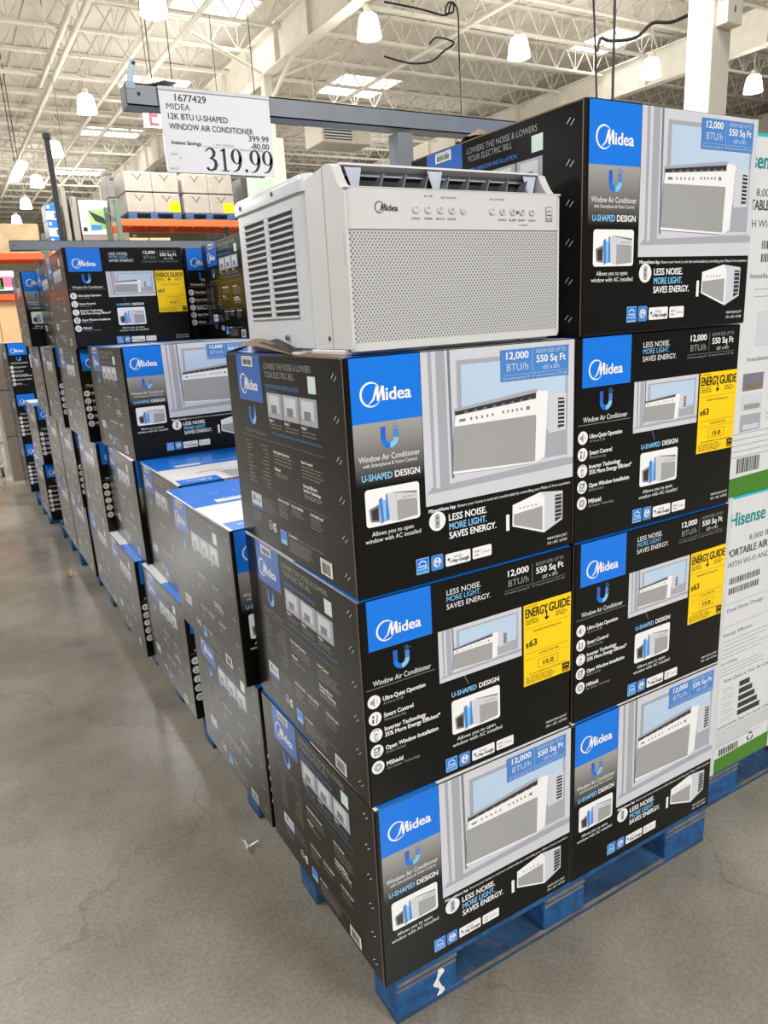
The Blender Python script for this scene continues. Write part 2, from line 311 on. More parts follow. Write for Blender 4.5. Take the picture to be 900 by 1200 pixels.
def face_side(mb, sgn):
    o = (sgn*W_/2, D_/2*(-1 if sgn > 0 else 1), H_)
    a = Art(mb, o, (0, 1 if sgn > 0 else -1, 0), (0, 0, -1), (sgn, 0, 0), D_, H_)
    a.rect(.12, .004, .36, .235, SPECBLUE); a.logo(.145, .15, .175, WHITE, 2)
    a.text('LOWERS THE NOISE & LOWERS', .39, .78, .067, .03, GTXT, False); a.text('YOUR ELECTRIC BILL', .395, .65, .106, .03, GTXT, False); a.text('OPEN WINDOW INSTALLATION', .393, .676, .158, .021, SBLUE, False); a.text('Quick and simple', .393, .48, .172, .01, DIM, False)
    a.rect(.752, .155, .808, .082, MINT)
    for k in range(3):
        u = .398+k*.138; a.rect(u, .178, u+.132, .298, P2); a.rect(u+.02, .19, u+.11, .27, P1, 2); a.rect(u+.035, .235, u+.085, .275, P3, 3); a.text('Step %d' % (k+1), u+.005, u+.045, .318, .015, WHITE, True); a.lines(u+.005, u+.12, .33, .346, 2, DIM, .005)
    a.ulogo(.205, .268, .275, .352); a.text('Window Air Conditioner', .142, .356, .4, .022, DIM, False)
    a.rect(.115, .418, .835, .42, DIM); a.text('INSTALLS IN MINUTES AND INCLUDES SUPPORT BRACKET FOR QUICK SETUP', .42, .82, .38, .012, SBLUE, False)
    for i in range(12): v = .446+i*.0195; a.rect(.143, v, .143+random.uniform(.03, .075), v+.0045, DIM); a.rect(.355-random.uniform(.02, .09), v+.004, .36, v+.0085, DIM)
    a.text('Ultra-Quiet Operation', .413, .555, .473, .015, WHITE, True); a.lines(.413, .6, .485, .52, 3, DIM, .005)
    a.text('Smart Control', .652, .74, .478, .015, WHITE, True); a.lines(.652, .83, .492, .54, 4, DIM, .005)
    a.text('MShield', .413, .465, .56, .015, WHITE, True); a.lines(.413, .56, .573, .585, 2, DIM, .005)
    a.text('Energy Efficient', .655, .76, .588, .016, WHITE, True); a.text('Inverter Technology', .655, .785, .61, .016, WHITE, True); a.lines(.655, .8, .625, .635, 2, DIM, .005)
    a.rect(.41, .686, .835, .688, DIM)
    a.rect(.14, .73, .246, .814, P1); a.rect(.14, .797, .246, .814, SPECBLUE, 2); a.disc(.17, .76, .013, P3, 2, 10); a.text('Wi-Fi', .19, .235, .775, .02, P3, True, 2)
    a.lines(.262, .385, .74, .8, 5, DIM, .004); a.lines(.15, .235, .835, .875, 4, DIM, .004)
    for u, t in ((.417, 'WHAT IS IN THE BOX'), (.535, 'TOOLS NEEDED'), (.69, 'CUSTOMER CARE')): a.text(t, u, u+.1, .715, .013, WHITE, True)
    a.lines(.417, .5, .728, .79, 6, DIM, .004); a.lines(.535, .63, .728, .75, 3, DIM, .004); a.lines(.69, .79, .728, .77, 4, DIM, .004)
    a.arc(.318, .872, .016, 0, 360, lambda t: .004, P1, None, 12); a.text('c', .31, .326, .88, .02, P1, True); a.arc(.36, .875, .015, 40, 320, lambda t: .006, WHITE, None, 12); a.text('S', .352, .37, .885, .03, WHITE, True)
    a.rect(.411, .865, .465, .936, LBLUE); a.rect(.416, .87, .46, .912, BLUE, 2)
    a.poly([(.488, .878), (.496, .86), (.504, .878)], YEL); a.text('WARNING', .51, .56, .876, .012, WHITE, True); a.lines(.565, .82, .872, .873, 1, DIM, .004); a.lines(.49, .7, .892, .955, 8, DIM, .0035)
    for i in range(6):
        v = .06+i*.168
        for d in (0, .017): a.stroke([(.918+d, v+.022+d*.6), (.935+d, v+d*.6)], .0028, P1)
    a.rect(.988, .002, .9925, .998, KRAFT)
def face_top(mb):
    a = Art(mb, (-W_/2, D_/2, H_), (1, 0, 0), (0, -1, 0), (0, 0, 1), W_, D_)
    a.rect(.004, .004, .996, .5, BLUE); a.rect(.004, .5, .996, .996, WHITE); a.rect(.02, .86, .29, .998, BLUE, 2)
    b = Art(mb, (W_/2, -D_/2, H_), (-1, 0, 0), (0, 1, 0), (0, 0, 1), W_, D_)
    b.logo(.765, .075, .16, WHITE, 3); b.text('Window Air Conditioner', .12, .8, .31, .07, GTXT, False, 2); b.text('U-SHAPED INVERTER', .12, .8, .62, .06, LBLUE, False, 2)
    for k in range(5): b.disc(.2+k*.15, .75, .03, LBLUE, 2, 14); b.disc(.2+k*.15, .75, .024, BLUE, 3, 14)
    a.rrect(.34, .7, .68, .98, P1, .01, 2); a.rect(.36, .76, .66, .97, GRIL, 3); a.rect(.36, .72, .66, .76, WHITE, 3)
    a.rect(.15, .40, .33, .46, WHITE, 2)
def make_carton():
    root = empty('air_conditioner_box', (0, 0, 0), 'x', 'box')
    mb = MB(); mb.box(-W_/2, W_/2, -D_/2, D_/2, 0, H_, BLACK, .003)
    mb.bm(_box_b(-W_/2+.004, W_/2-.004, -D_/2+.004, D_/2-.004, H_-.004, H_+.0002), P1)
    face_photo(mb); face_guide(mb); face_side(mb, -1); face_side(mb, 1); face_top(mb)
    mb.build('carton', root)
    g = MB(); a = Art(g, (W_/2, D_/2+.0009, H_), (-1, 0, 0), (0, 0, -1), (0, 1, 0), W_, H_)
    g.box(W_/2-.995*W_, W_/2-.739*W_, D_/2+.0004, D_/2+.0012, H_-.672*H_, H_-.238*H_, YEL)
    INK = mat('label_ink', (25, 24, 18), **PR)
    a.text('U.S. Government', .745, .81, .252, .008, INK, False, 2); a.text('ENERGY', .747, .866, .306, .048, INK, .03, 2); a.text('GUIDE', .872, .99, .306, .048, INK, .03, 2)
    a.stroke([(.861, .295), (.861, .335)], .006, INK, 2); a.poly([(.847, .328), (.875, .328), (.861, .347)], INK, 2)
    a.lines(.748, .82, .32, .34, 3, INK, .004); a.lines(.91, .98, .32, .34, 3, INK, .004); a.rect(.745, .365, .99, .366, INK, 2)
    a.text('Estimated Yearly Energy Cost', .79, .94, .39, .012, INK, False, 2); a.text('$', .75, .764, .463, .024, INK, True, 2); a.text('63', .767, .808, .463, .036, INK, True, 2)
    a.rect(.75, .497, .985, .4985, INK, 2); a.text('Cost Range of Similar Models', .82, .93, .518, .011, INK, False, 2); a.rect(.745, .53, .99, .531, INK, 2)
    a.rect(.815, .547, .925, .5485, INK, 2); a.rect(.815, .592, .925, .5935, INK, 2); a.rect(.815, .547, .8165, .593, INK, 2); a.rect(.9235, .547, .925, .593, INK, 2); a.text('15.0', .843, .9, .583, .024, INK, True, 2)
    a.text('Your cost will depend on your utility rates and use.', .765, .975, .616, .01, INK, False, 2); a.lines(.75, .935, .628, .66, 5, INK, .003)
    a.rect(.95, .618, .99, .665, INK, 2); a.arc(.97, .643, .012, 190, 350, lambda t: .003, YEL, 3, 8); a.text('ENERGY STAR', .952, .988, .66, .009, YEL, True, 3)
    e = g.build('energy_label', root); e['label'] = 'yellow energy guide label'
    for sgn in (-1, 1):
        g = MB(); INKW = mat('label_white', (225, 225, 222), **PR)
        o = (sgn*(W_/2+.0008), D_/2*(-1 if sgn > 0 else 1), H_); a = Art(g, o, (0, 1 if sgn > 0 else -1, 0), (0, 0, -1), (sgn, 0, 0), D_, H_)
        for (u0, v0, u1, v1) in ((.183, .012, .29, .062), (.745, .895, .832, .97)):
            g = MB(); a.mb = g
            a.rect(u0, v0, u1, v1, INKW, 1); u = u0+.012
            a.text('MAW12HV1CWT', u0+.01, u1-.01, v0+.012, .007, DARK, False, 2)
            while u < u1-.014: l = random.choice((.002, .0035, .005)); a.rect(u, v0+.016, u+l, v1-.008, DARK, 2); u += l+random.choice((.002, .003))
            b = g.build('barcode_label', root); b['label'] = 'white barcode label'
    return root
def _box_b(x0, x1, y0, y1, z0, z1):
    b = bmesh.new(); bmesh.ops.create_cube(b, size=1)
    for v in b.verts: v.co = Vector(((x0+x1)/2+v.co.x*(x1-x0), (y0+y1)/2+v.co.y*(y1-y0), (z0+z1)/2+v.co.z*(z1-z0)))
    return b

# ================================================================== THE SETTING
FL = mat('polished_concrete', (150, 144, 132), rough=.3)
def _floor():
    nt = FL.node_tree; b = nt.nodes['Principled BSDF']; N = nt.nodes.new; L = nt.links.new
    tc = N('ShaderNodeTexCoord'); n1 = N('ShaderNodeTexNoise'); n1.inputs['Scale'].default_value = 1.1; n1.inputs['Detail'].default_value = 8; n1.inputs['Roughness'].default_value = .62
    n2 = N('ShaderNodeTexNoise'); n2.inputs['Scale'].default_value = 90; n2.inputs['Detail'].default_value = 3
    vo = N('ShaderNodeTexVoronoi'); vo.feature = 'DISTANCE_TO_EDGE'; vo.inputs['Scale'].default_value = .42
    wn = N('ShaderNodeTexNoise'); wn.inputs['Scale'].default_value = 3; wn.inputs['Detail'].default_value = 5
    mx = N('ShaderNodeVectorMath'); mx.operation = 'MULTIPLY_ADD'; mx.inputs[1].default_value = (.5, .5, .5)
    L(tc.outputs['Object'], n1.inputs[0]); L(tc.outputs['Object'], n2.inputs[0]); L(tc.outputs['Object'], wn.inputs[0])
    L(wn.outputs['Color'], mx.inputs[0]); L(tc.outputs['Object'], mx.inputs[2]); L(mx.outputs[0], vo.inputs[0])
    r1 = N('ShaderNodeValToRGB'); e = r1.color_ramp.elements; e[0].position = .28; e[0].color = C(96, 91, 81); e[1].position = .72; e[1].color = C(152, 147, 136)
    m = e.new(.5); m.color = C(127, 122, 111)
    L(n1.outputs['Fac'], r1.inputs[0])
    r2 = N('ShaderNodeValToRGB'); r2.color_ramp.elements[0].position = .35; r2.color_ramp.elements[0].color = (.86, .86, .86, 1); r2.color_ramp.elements[1].position = .66; r2.color_ramp.elements[1].color = (1.09, 1.09, 1.09, 1)
    L(n2.outputs['Fac'], r2.inputs[0])
    mm = N('ShaderNodeMix'); mm.data_type = 'RGBA'; mm.blend_type = 'MULTIPLY'; mm.inputs[0].default_value = 1; L(r1.outputs[0], mm.inputs[6]); L(r2.outputs[0], mm.inputs[7])
    rc = N('ShaderNodeValToRGB'); rc.color_ramp.elements[0].position = 0; rc.color_ramp.elements[0].color = (.7, .68, .66, 1); rc.color_ramp.elements[1].position = .004; rc.color_ramp.elements[1].color = (1, 1, 1, 1)
    L(vo.outputs['Distance'], rc.inputs[0])
    m2 = N('ShaderNodeMix'); m2.data_type = 'RGBA'; m2.blend_type = 'MULTIPLY'; m2.inputs[0].default_value = .6; L(mm.outputs[2], m2.inputs[6]); L(rc.outputs[0], m2.inputs[7])
    L(m2.outputs[2], b.inputs['Base Color'])
    rr = N('ShaderNodeMapRange'); rr.inputs['To Min'].default_value = .1; rr.inputs['To Max'].default_value = .3; L(n1.outputs['Fac'], rr.inputs[0]); L(rr.outputs[0], b.inputs['Roughness'])
_floor()
X0, X1, Y0, Y1, ZC = -22, 48, -16, 56, 8.75
m = MB(); m.box(X0, X1, Y0, Y1, -.2, 0, FL); struct(m.build('floor'))
DECK = mat('roof_deck', (214, 208, 198), rough=.8, noise=.05, nscale=2); STEEL = mat('painted_steel', (226, 222, 212), rough=.6, noise=.06, nscale=4)
m = MB(); m.box(X0, X1, Y0, Y1, ZC, ZC+.15, DECK)
for i in range(int((X1-X0)/.9)): m.box(X0+i*.9, X0+i*.9+.12, Y0, Y1, ZC-.04, ZC, DECK)
struct(m.build('ceiling'))
WALL = mat('metal_wall', (206, 197, 180), rough=.7, noise=.05, nscale=3)
m = MB(); m.box(X0, X1, Y1, Y1+.2, 0, ZC, WALL)
for i in range(45): m.box(X0+i*1.55, X0+i*1.55+.07, Y1-.05, Y1, 0, ZC, WALL)
struct(m.build('wall_back'))
m = MB(); m.box(X1, X1+.2, Y0, Y1, 0, ZC, WALL)
for i in range(45): m.box(X1-.05, X1, Y0+i*1.55, Y0+i*1.55+.07, 0, ZC, WALL)
struct(m.build('wall_right'))

# girders along y and bar joists along x
def girder(x):
    m = MB(); z0, z1 = 7.42, 8.2
    m.box(x-.012, x+.012, Y0, Y1, z0, z1, STEEL); m.box(x-.14, x+.14, Y0, Y1, z0-.03, z0, STEEL); m.box(x-.14, x+.14, Y0, Y1, z1, z1+.03, STEEL)
    for k in range(40): y = Y0+1.8*k; m.box(x-.12, x+.12, y, y+.015, z0, z1, STEEL)
    return struct(m.build('ceiling_beam'))
GX = [-2.95, 7.35, 17.7, 28.0]
for x in GX: girder(x)
def joist_mesh(L):
    m = MB(); zt, zb = ZC-.06, 8.12
    for z in (zt, zb):
        m.box(0, L, -.055, -.012, z-.03, z+.03, STEEL); m.box(0, L, .012, .055, z-.03, z+.03, STEEL)
    n = 14; st = L/n
    for k in range(n):
        a, b = k*st, (k+1)*st
        m.tube([(a, 0, zt), (a+st/2, 0, zb)], .02, STEEL, 5); m.tube([(a+st/2, 0, zb), (b, 0, zt)], .02, STEEL, 5)
        m.tube([(a+st/2, 0, zb), (a+st/2, 0, zt)], .013, STEEL, 5)
    return m
JY = [4+1.75*k for k in range(30)]
proto = struct(joist_mesh(10.3).build('ceiling_joist')); first = True
for gi in range(3):
    for k, y in enumerate(JY):
        if gi == 0 and y < 11: continue
        o = proto if first else proto.copy()
        if not first: COL.objects.link(o)
        first = False; o.location = (GX[gi], y, 0)
# diagonal bridging between joists, one run per bay
BR = mat('bridging_steel', (196, 188, 174), rough=.6)
for bx in (-.4, 4.2, 9.8, 14.6, 20.5):
    m = MB()
    for k in range(len(JY)-1):
        m.tube([(bx, JY[k], 8.12), (bx, JY[k+1], 8.69)], .016, BR, 5); m.tube([(bx, JY[k], 8.69), (bx, JY[k+1], 8.12)], .016, BR, 5)
    struct(m.build('ceiling_beam_bridging'))
# conduits along the roof
for i, (x, z, r, y0, y1) in enumerate(((2.88, 8.0, .055, 8, 22), (3.13, 8.0, .065, 8, 40), (4.6, 8.0, .05, 8, 50), (5.3, 7.98, .06, 6, 50), (11.2, 7.98, .05, 6, 50))):
    m = MB(); m.tube([(x, y0+(y1-y0)*k/12, z) for k in range(13)], r, STEEL, 8)
    for k in range(8): y = y0+(y1-y0)*(k+.5)/8; m.tube([(x, y, z), (x, y, 8.7)], .008, STEEL, 5)
    o = m.build('sprinkler_pipe'); tag(o, ['thin white pipe ending short under the roof, outermost of the pair', 'long white pipe beside the shorter one under the roof', 'white pipe under the joists running above the far lamps', 'white sprinkler pipe close to the long roof beam', 'white sprinkler pipe under the joists beyond the long roof beam'][i], 'pipe', 'pipes under the roof')
# skylights
SKY = mat('skylight_panel', (255, 252, 245), emit=5)
for i, (x0, x1, y0, y1) in enumerate(((5.0, 7.0, 16.4, 18.0), (5.3, 7.2, 22.5, 23.7), (5.2, 7.2, 28.6, 29.9), (5.0, 7.2, 36, 37.6), (11.2, 13.2, 20.3, 22.3), (16.2, 17.5, 14.4, 16.3), (11.2, 13.2, 30, 32), (21, 23, 12, 13.6))):
    m = MB(); m.box(x0, x1, y0, y1, ZC-.055, ZC-.045, SKY)
    for a, b, c, d in ((x0-.06, x1+.06, y0-.06, y0), (x0-.06, x1+.06, y1, y1+.06), (x0-.06, x0, y0, y1), (x1, x1+.06, y0, y1)): m.box(a, b, c, d, ZC-.12, ZC, STEEL)
    struct(m.build('window_%d' % (i+1)))
# columns
COLM = mat('column_paint', (226, 220, 206), rough=.5, noise=.03, nscale=2)
m = MB(); cx, cy = 7.62, 5.05
m.box(cx-.17, cx+.17, cy-.17, cy+.17, 0, 7.42, COLM, .012); struct(m.build('column'))
m = MB(); m.box(7.24, 7.46, 17.2, 17.42, 0, 7.42, COLM, .01); m.box(7.17, 7.6, 17.1, 17.5, 0, 6.0, COLM, .02)
m.tube([(7.35, 15.6, 7.42), (7.35, 17.2, 6.75)], .05, COLM, 6); m.tube([(5.6, 17.3, 8.12), (7.3, 17.3, 7.42)], .05, COLM, 6); m.tube([(7.4, 17.3, 7.3), (9.4, 17.3, 8.12)], .05, COLM, 6)
struct(m.build('column'))

# ================================================================== LAMPS
LAMP = mat('lamp_glow', (255, 250, 238), emit=22, rough=.4); LTOP = mat('lamp_cap', (235, 230, 215), rough=.4)
lamps = [(3.523, 12.965, 'white bell lamp cut by the top edge of the photo above the price sign rail'), (3.481, 19.405, 'large bell lamp hanging nearest the end of the sign rail'), (3.395, 24.495, 'bell lamp hanging just above the tip of the black pole'), (3.458, 29.893, 'bell lamp beside the tilted strip light, fourth in the long row'), (3.562, 35.072, 'small far bell lamp, second last of the long row'), (3.619, 40.2, 'smallest bell lamp at the far end of the long row'),
         (7.506, 12.533, 'bell lamp beside the big white roof beam'), (11.106, 12.386, 'bell lamp above the open joists, between the beam and the skylight'), (15.141, 12.316, 'bell lamp hanging in front of the bright skylight and white beam'), (19.03, 12.269, 'tilted bell lamp past the white column')]
lp = None
for i, (x, y, lab) in enumerate(lamps):
    if lp is None:
        lp = empty('bell_lamp', (0, 0, 0), lab, 'lamp', 'bell lamps under the roof')
        m = MB(); m.lathe([(.001, .19), (.12, .19), (.165, .16), (.205, 0), (.235, -.21), (.225, -.195), (.2, -.17), (.001, -.13)], (0, 0, 0), LAMP, 20); m.build('lamp_shade', lp)
        m = MB(); m.lathe([(.001, .33), (.07, .33), (.085, .3), (.085, .21), (.12, .19), (.001, .19)], (0, 0, 0), LTOP, 14); m.build('ballast', lp)
        m = MB(); m.tube([(0, 0, .33), (0, 0, 1.74)], .012, STEEL, 6); m.build('rod', lp)
        ld = bpy.data.lights.new('bulb', 'POINT'); ld.energy = 120; ld.color = (1, .95, .87); ld.shadow_soft_size = .2; lo = bpy.data.objects.new('bulb', ld); COL.objects.link(lo); lo.parent = lp; lo.location = (0, 0, -.32)
        o = lp
    else: o = copy_tree(lp)
    o.location = (x, y, 7.0); o['label'] = lab
TUBE = mat('tube_glow', (255, 252, 246), emit=7)
t = empty('strip_light', (2.05, 22.5, 5.93), 'tilted white strip light hanging below the bell lamps', 'light')
m = MB(); m.box(-.14, .14, -1.2, 1.2, -.05, .05, TUBE, .03, 3); m.build('diffuser', t)
m = MB(); m.box(-.1, .1, -1.22, 1.22, .05, .09, STEEL); m.build('housing', t)
m = MB(); m.tube([(0, -.4, .09), (0, -.4, 2.8)], .012, DARK, 5); m.build('hanger', t); m = MB(); m.tube([(0, .4, .09), (0, .4, 2.8)], .012, DARK, 5); m.build('hanger', t)

# ================================================================== AIR CONDITIONER BOXES
Z0, BH, BW, BD = .135, .485, .58585, .66647
box0 = make_carton(); used = False
def place(x, y, lvl, show, label, group, rz=0, dz=0):
    """x, y = near corner of the aisle side; show: 'photo' or 'guide' faces the front"""
    global used
    o = copy_tree(box0) if used else box0
    used = True; o.location = (x+BW/2, y+BD/2, Z0+(lvl-1)*BH+dz); o.rotation_euler = (0, 0, (0 if show == 'photo' else math.pi)+R(rz)); o['label'] = label; o['group'] = group; o['category'] = 'box'
    return o
G0, G1, G2, G3 = 'boxes of the front stacks', 'boxes of the low stacks', 'boxes of the tall stacks along the aisle', 'boxes of the second file'
bA = place(.0, .0, 1, 'photo', 'bottom box of the near corner stack, big window picture on its front', G0, .2)
place(.002, .006, 2, 'guide', 'middle box of the near corner stack, with yellow energy label, under the opened box', G0, -.3)
bO = place(.005, .011, 3, 'photo', 'opened box with torn top flaps that carries the white air conditioner', G0, 0)
place(BW+.002, .0, 1, 'photo', 'bottom box under the tall four-box stack, with big window picture', G0, .1)
place(BW+.008, .004, 2, 'guide', 'second box up in the four-box stack, with yellow energy label', G0, .1)
place(BW+.010, .009, 3, 'guide', 'third box up in the four-box stack, yellow label, directly under the topmost box', G0, -.1)
bT = place(BW+.016, .004, 4, 'photo', 'topmost box of the four-box stack beside the white air conditioner', G0, .3)
place(-.006, .678, 1, 'guide', 'worn bottom box overhanging the floor just behind the near corner stack', G1, .2)
place(-.034, .698, 2, 'photo', 'box with white and blue top showing just behind the near corner stack', G1, .4)
place(-.012, 1.46, 1, 'guide', 'bottom box of the second low stack, with brown strip along its top edge', G1, .5)
place(.022, 1.40, 2, 'photo', 'upper box of the second low stack, its white and blue top showing', G1, -.2)
place(-.035, 2.165, 1, 'guide', 'bottom box under the first three-box stack, blue strip along its top edge', G2, -.4)
place(.005, 2.075, 2, 'photo', 'middle box directly under the single upper box with the big window picture', G2, -.3)
place(.002, 2.055, 3, 'photo', 'lone upper box with big window picture facing out above the low stacks', G2, 2.0)
names = {5: 'first', 6: 'second', 7: 'third'}
rows = [(4, 2.87, 2.79, 2.86, 2.8), (5, 3.58, 3.5, 3.62, 3.53), (6, 4.3, 4.22, 4.45, 4.3)]
lv = ['bottom', 'second', 'third', 'topmost']
desc = {4: 'the tall stack whose top shows a yellow label', 5: 'the tall stack with a blue stripe showing at its third box', 6: 'the farthest tall stack whose top box front shows edge-on'}
xo = {4: (-.02, -.03, -.045, -.045), 5: (-.03, -.045, -.06, -.02), 6: (-.03, -.04, -.05, -.1)}
sh = {4: ('guide', 'guide', 'guide', 'guide'), 5: ('photo', 'guide', 'guide', 'photo'), 6: ('photo', 'guide', 'photo', 'photo')}
for (k, *ys) in rows:
    for j, y in enumerate(ys):
        place(xo[k][j], y, j+1, sh[k][j], '%s box of %s' % (lv[j], desc[k]), G2, random.uniform(-.4, .4), -.004*j).scale.z = .991
place(-.08, 5.35, 1, 'guide', 'bottom box of the low dark stack past the tall stacks', G2, .2)
place(-.07, 5.3, 2, 'guide', 'upper box of the low dark stack past the tall stacks, round icons showing', G2, .4)
for j in range(3): place(-.1, 6.75, j+1, 'guide', '%s box of the last three-box stack, blue corner panel facing the aisle' % ('bottom', 'middle', 'top')[j], G2, .2*j)
# second file behind
place(.56, 2.85, 4, 'guide', 'upper box whose blue panel shows partly behind another side-on box, beside the yellow label', G3, .1, -.012).scale.z = .991
place(.628, 2.08, 4, 'photo', 'dark box turned side-on between the yellow label and the white air conditioner', G3, -.3, -.012).scale.z = .991
for (y, r_) in ((2.08, 4), (2.85, 5)):
    for j in range(3): place(.622, y, j+1, 'photo', 'hidden support box of the second file', G3, 0, -.004*j).scale.z = .991

# torn flaps of the opened box and of the topmost box: parts of those boxes
KB = mat('kraft_dark_side', (44, 38, 33), rough=.6, noise=.2)
def flap(mb, pts, m1, m2, th=.004):
    a = [Vector(p) for p in pts]; n = (a[1]-a[0]).cross(a[2]-a[0]).normalized()*th
    mb.poly(a, m1); mb.poly([p-n for p in a][::-1], m2)
    for i in range(len(a)): j = (i+1) % len(a); mb.poly([a[i], a[i]-n, a[j]-n, a[j]], KRAFT)
def sheet(mb, grid, m1):
    n = len(grid[0]); vs = [p for r_ in grid for p in r_]
    mb.add(vs, [(i*n+j, i*n+j+1, (i+1)*n+j+1, (i+1)*n+j) for i in range(len(grid)-1) for j in range(n-1)], m1, True)
x0, y0, zt = -BW/2, -BD/2, H_
m = MB()
# long side flap bent over, lumpy, from the far corner to the middle of the aisle side
def ridge(y, x):
    t = (y-.2)/(.46); return zt+.001+max(0, math.sin(max(0, min(1, t))*math.pi))*(.028+.012*math.sin(9*y+3))*max(0, 1-abs(x-.02)/.04)
g = [[(x0+x, y0+y, ridge(y, x)) for x in [0, .005, .011, .017, .023, .029, .034]] for y in [.2+.46*k/14 for k in range(15)]]
sheet(m, g, KRAFT)
m.build('torn_flap', bO)['label'] = 'crumpled brown torn flap'
m = MB(); flap(m, [(x0+.005, y0+.235, zt+.003), (x0+.032, y0+.23, zt+.004), (x0+.033, y0+.38, zt+.034), (x0+.006, y0+.43, zt+.026)], KB, KRAFT); m.build('torn_flap', bO)
m = MB(); flap(m, [(x0+.001, y0+.03, zt+.002), (x0+.03, y0+.02, zt+.002), (x0+.033, y0+.22, zt+.006), (x0+.001, y0+.23, zt+.003)], KRAFT, KB); m.build('torn_flap', bO)
m = MB(); m.box(x0+.004, x0+.02, y0+.2, y0+.24, zt, zt+.008, P1, .002); m.build('tape_scrap', bO)
# topmost box: dark lifted flaps along the aisle side
m = MB(); flap(m, [(x0+.002, y0+.06, zt+.001), (x0+.2, y0+.05, zt+.012), (x0+.2, y0+.66, zt+.03), (x0+.002, y0+.64, zt+.001)], KB, KRAFT); m.build('lifted_flap', bT)
m = MB(); sheet(m, [[(x0+.0+x, y0+.36+.012*k, zt+.004+(.02 if 1 < k < 6 else .0)*max(0, 1-abs(x-.03)/.04)+.003*math.sin(k*2+x*80)) for x in (0, .015, .03, .05, .08)] for k in range(9)], KRAFT); m.build('torn_flap', bT)
# brown split edge on low boxes and clear tape wear
SC = mat('clear_scrap', (226, 226, 222), rough=.25)
def scrap(name, c, s, lab, cat, n=7, col=SC, flat=False):
    m = MB()
    for k in range(n):
        a = random.uniform(0, 6.28); l = s*random.uniform(.5, 1); d = Vector((math.cos(a), math.sin(a), 0)); p = Vector((-d.y, d.x, 0))*s*.12
        b = Vector((random.uniform(-.3, .3)*s, random.uniform(-.3, .3)*s, .001+.002*k)); tip = b+d*l+Vector((0, 0, 0 if flat else random.uniform(.2, .7)*s))
        m.poly([b-p, b+p, tip+p*.4, tip-p*.5], col); m.poly([tip-p*.5, tip+p*.4, b+p-Vector((0, 0, .001)), b-p-Vector((0, 0, .001))], col)
    o = m.build(name, None, c); return tag(o, lab, cat)
scrap('plastic_scrap', (-.05, .80, .0), .035, 'torn clear plastic wrap scrap below the worn overhanging box', 'scrap')
scrap('paper_scrap', (-.13, 4.15, .0), .05, 'crumpled yellowish paper scrap on the floor beside a pallet', 'scrap', 9, mat('scrap_tan', (214, 180, 110), rough=.7))

# ================================================================== PALLETS
PW = mat('pallet_blue', (18, 76, 128), rough=.8, noise=.4, nscale=30, bump=.4); PB = mat('pallet_blue_worn_shaded', (30, 66, 100), rough=.8, noise=.5, nscale=9, bump=.4); PE = mat('pallet_raw_wood', (116, 104, 88), rough=.85, noise=.35, nscale=18)  # PB: worn blue, also darkened to paint in the shade under the boxes
def _worn(m):
    nt = m.node_tree; b = nt.nodes['Principled BSDF']; N = nt.nodes.new; L = nt.links.new
    src = b.inputs['Base Color'].links[0].from_socket; tc = N('ShaderNodeTexCoord'); mp = N('ShaderNodeMapping'); mp.inputs['Scale'].default_value = (9, 9, 55)
    n = N('ShaderNodeTexNoise'); n.inputs['Scale'].default_value = 1.6; n.inputs['Detail'].default_value = 7; n.inputs['Roughness'].default_value = .7
    L(tc.outputs['Object'], mp.inputs[0]); L(mp.outputs[0], n.inputs['Vector'])
    r = N('ShaderNodeValToRGB'); r.color_ramp.elements[0].position = .56; r.color_ramp.elements[0].color = (0, 0, 0, 1); r.color_ramp.elements[1].position = .7; r.color_ramp.elements[1].color = (.75, .75, .75, 1); L(n.outputs['Fac'], r.inputs[0])
    mx = N('ShaderNodeMix'); mx.data_type = 'RGBA'; L(r.outputs[0], mx.inputs[0]); L(src, mx.inputs[6]); mx.inputs[7].default_value = C(92, 84, 76); L(mx.outputs[2], b.inputs['Base Color'])
_worn(PW); _worn(PB)
def wood(mb, x0, x1, y0, y1, z0, z1, m=PW, bev=.003): mb.box(x0, x1, y0, y1, z0, z1, m, bev)
def make_pallet():
    r_ = empty('pallet', (0, 0, 0), 'x', 'pallet', 'blue wooden pallets')
    xs = ((0, .18), (.47, .62), (.955, 1.14)); ys = ((0, .11), (.45, .56), (.91, 1.02))
    for a, b in xs:
        for c, d in ys:
            m = MB(); wood(m, a, b, c, d, .02, .098); m.box(a+.004, b-.004, c-.0008, c+.02, .0935, .0985, PE); m.build('block', r_)
    for c, d in ys:
        m = MB(); wood(m, 0, 1.14, c, d, 0, .02, PB); m.box(.2, .95, c-.0008, c+.006, .015, .0205, PE); m.build('bottom_board', r_)
    for a, b in xs:
        m = MB(); wood(m, a, b, 0, 1.02, .098, .115); m.box(a+.01, b, -.0008, .006, .108, .1155, PE); m.build('stringer_board', r_)
    for k in range(7):
        y = .152*k; m = MB(); wood(m, 0, 1.14, y, y+.105, .115, .134, PB if k % 3 == 2 else PW); m.build('deck_board', r_)
    return r_
pal0 = make_pallet()
for i, (x, y, lab) in enumerate(((.03, .006, 'blue pallet under the front stacks, its blocks facing the camera'), (.033, 1.434, 'blue pallet under the low stacks, second from the front'), (.01, 2.88, 'blue pallet under the tall stacks, third along the aisle'), (-.02, 4.33, 'blue pallet in shadow, fourth along the aisle'), (-.06, 5.8, 'small far blue pallet, last along the aisle'))):
    o = pal0 if i == 0 else copy_tree(pal0); o.location = (x, y, 0); o['label'] = lab
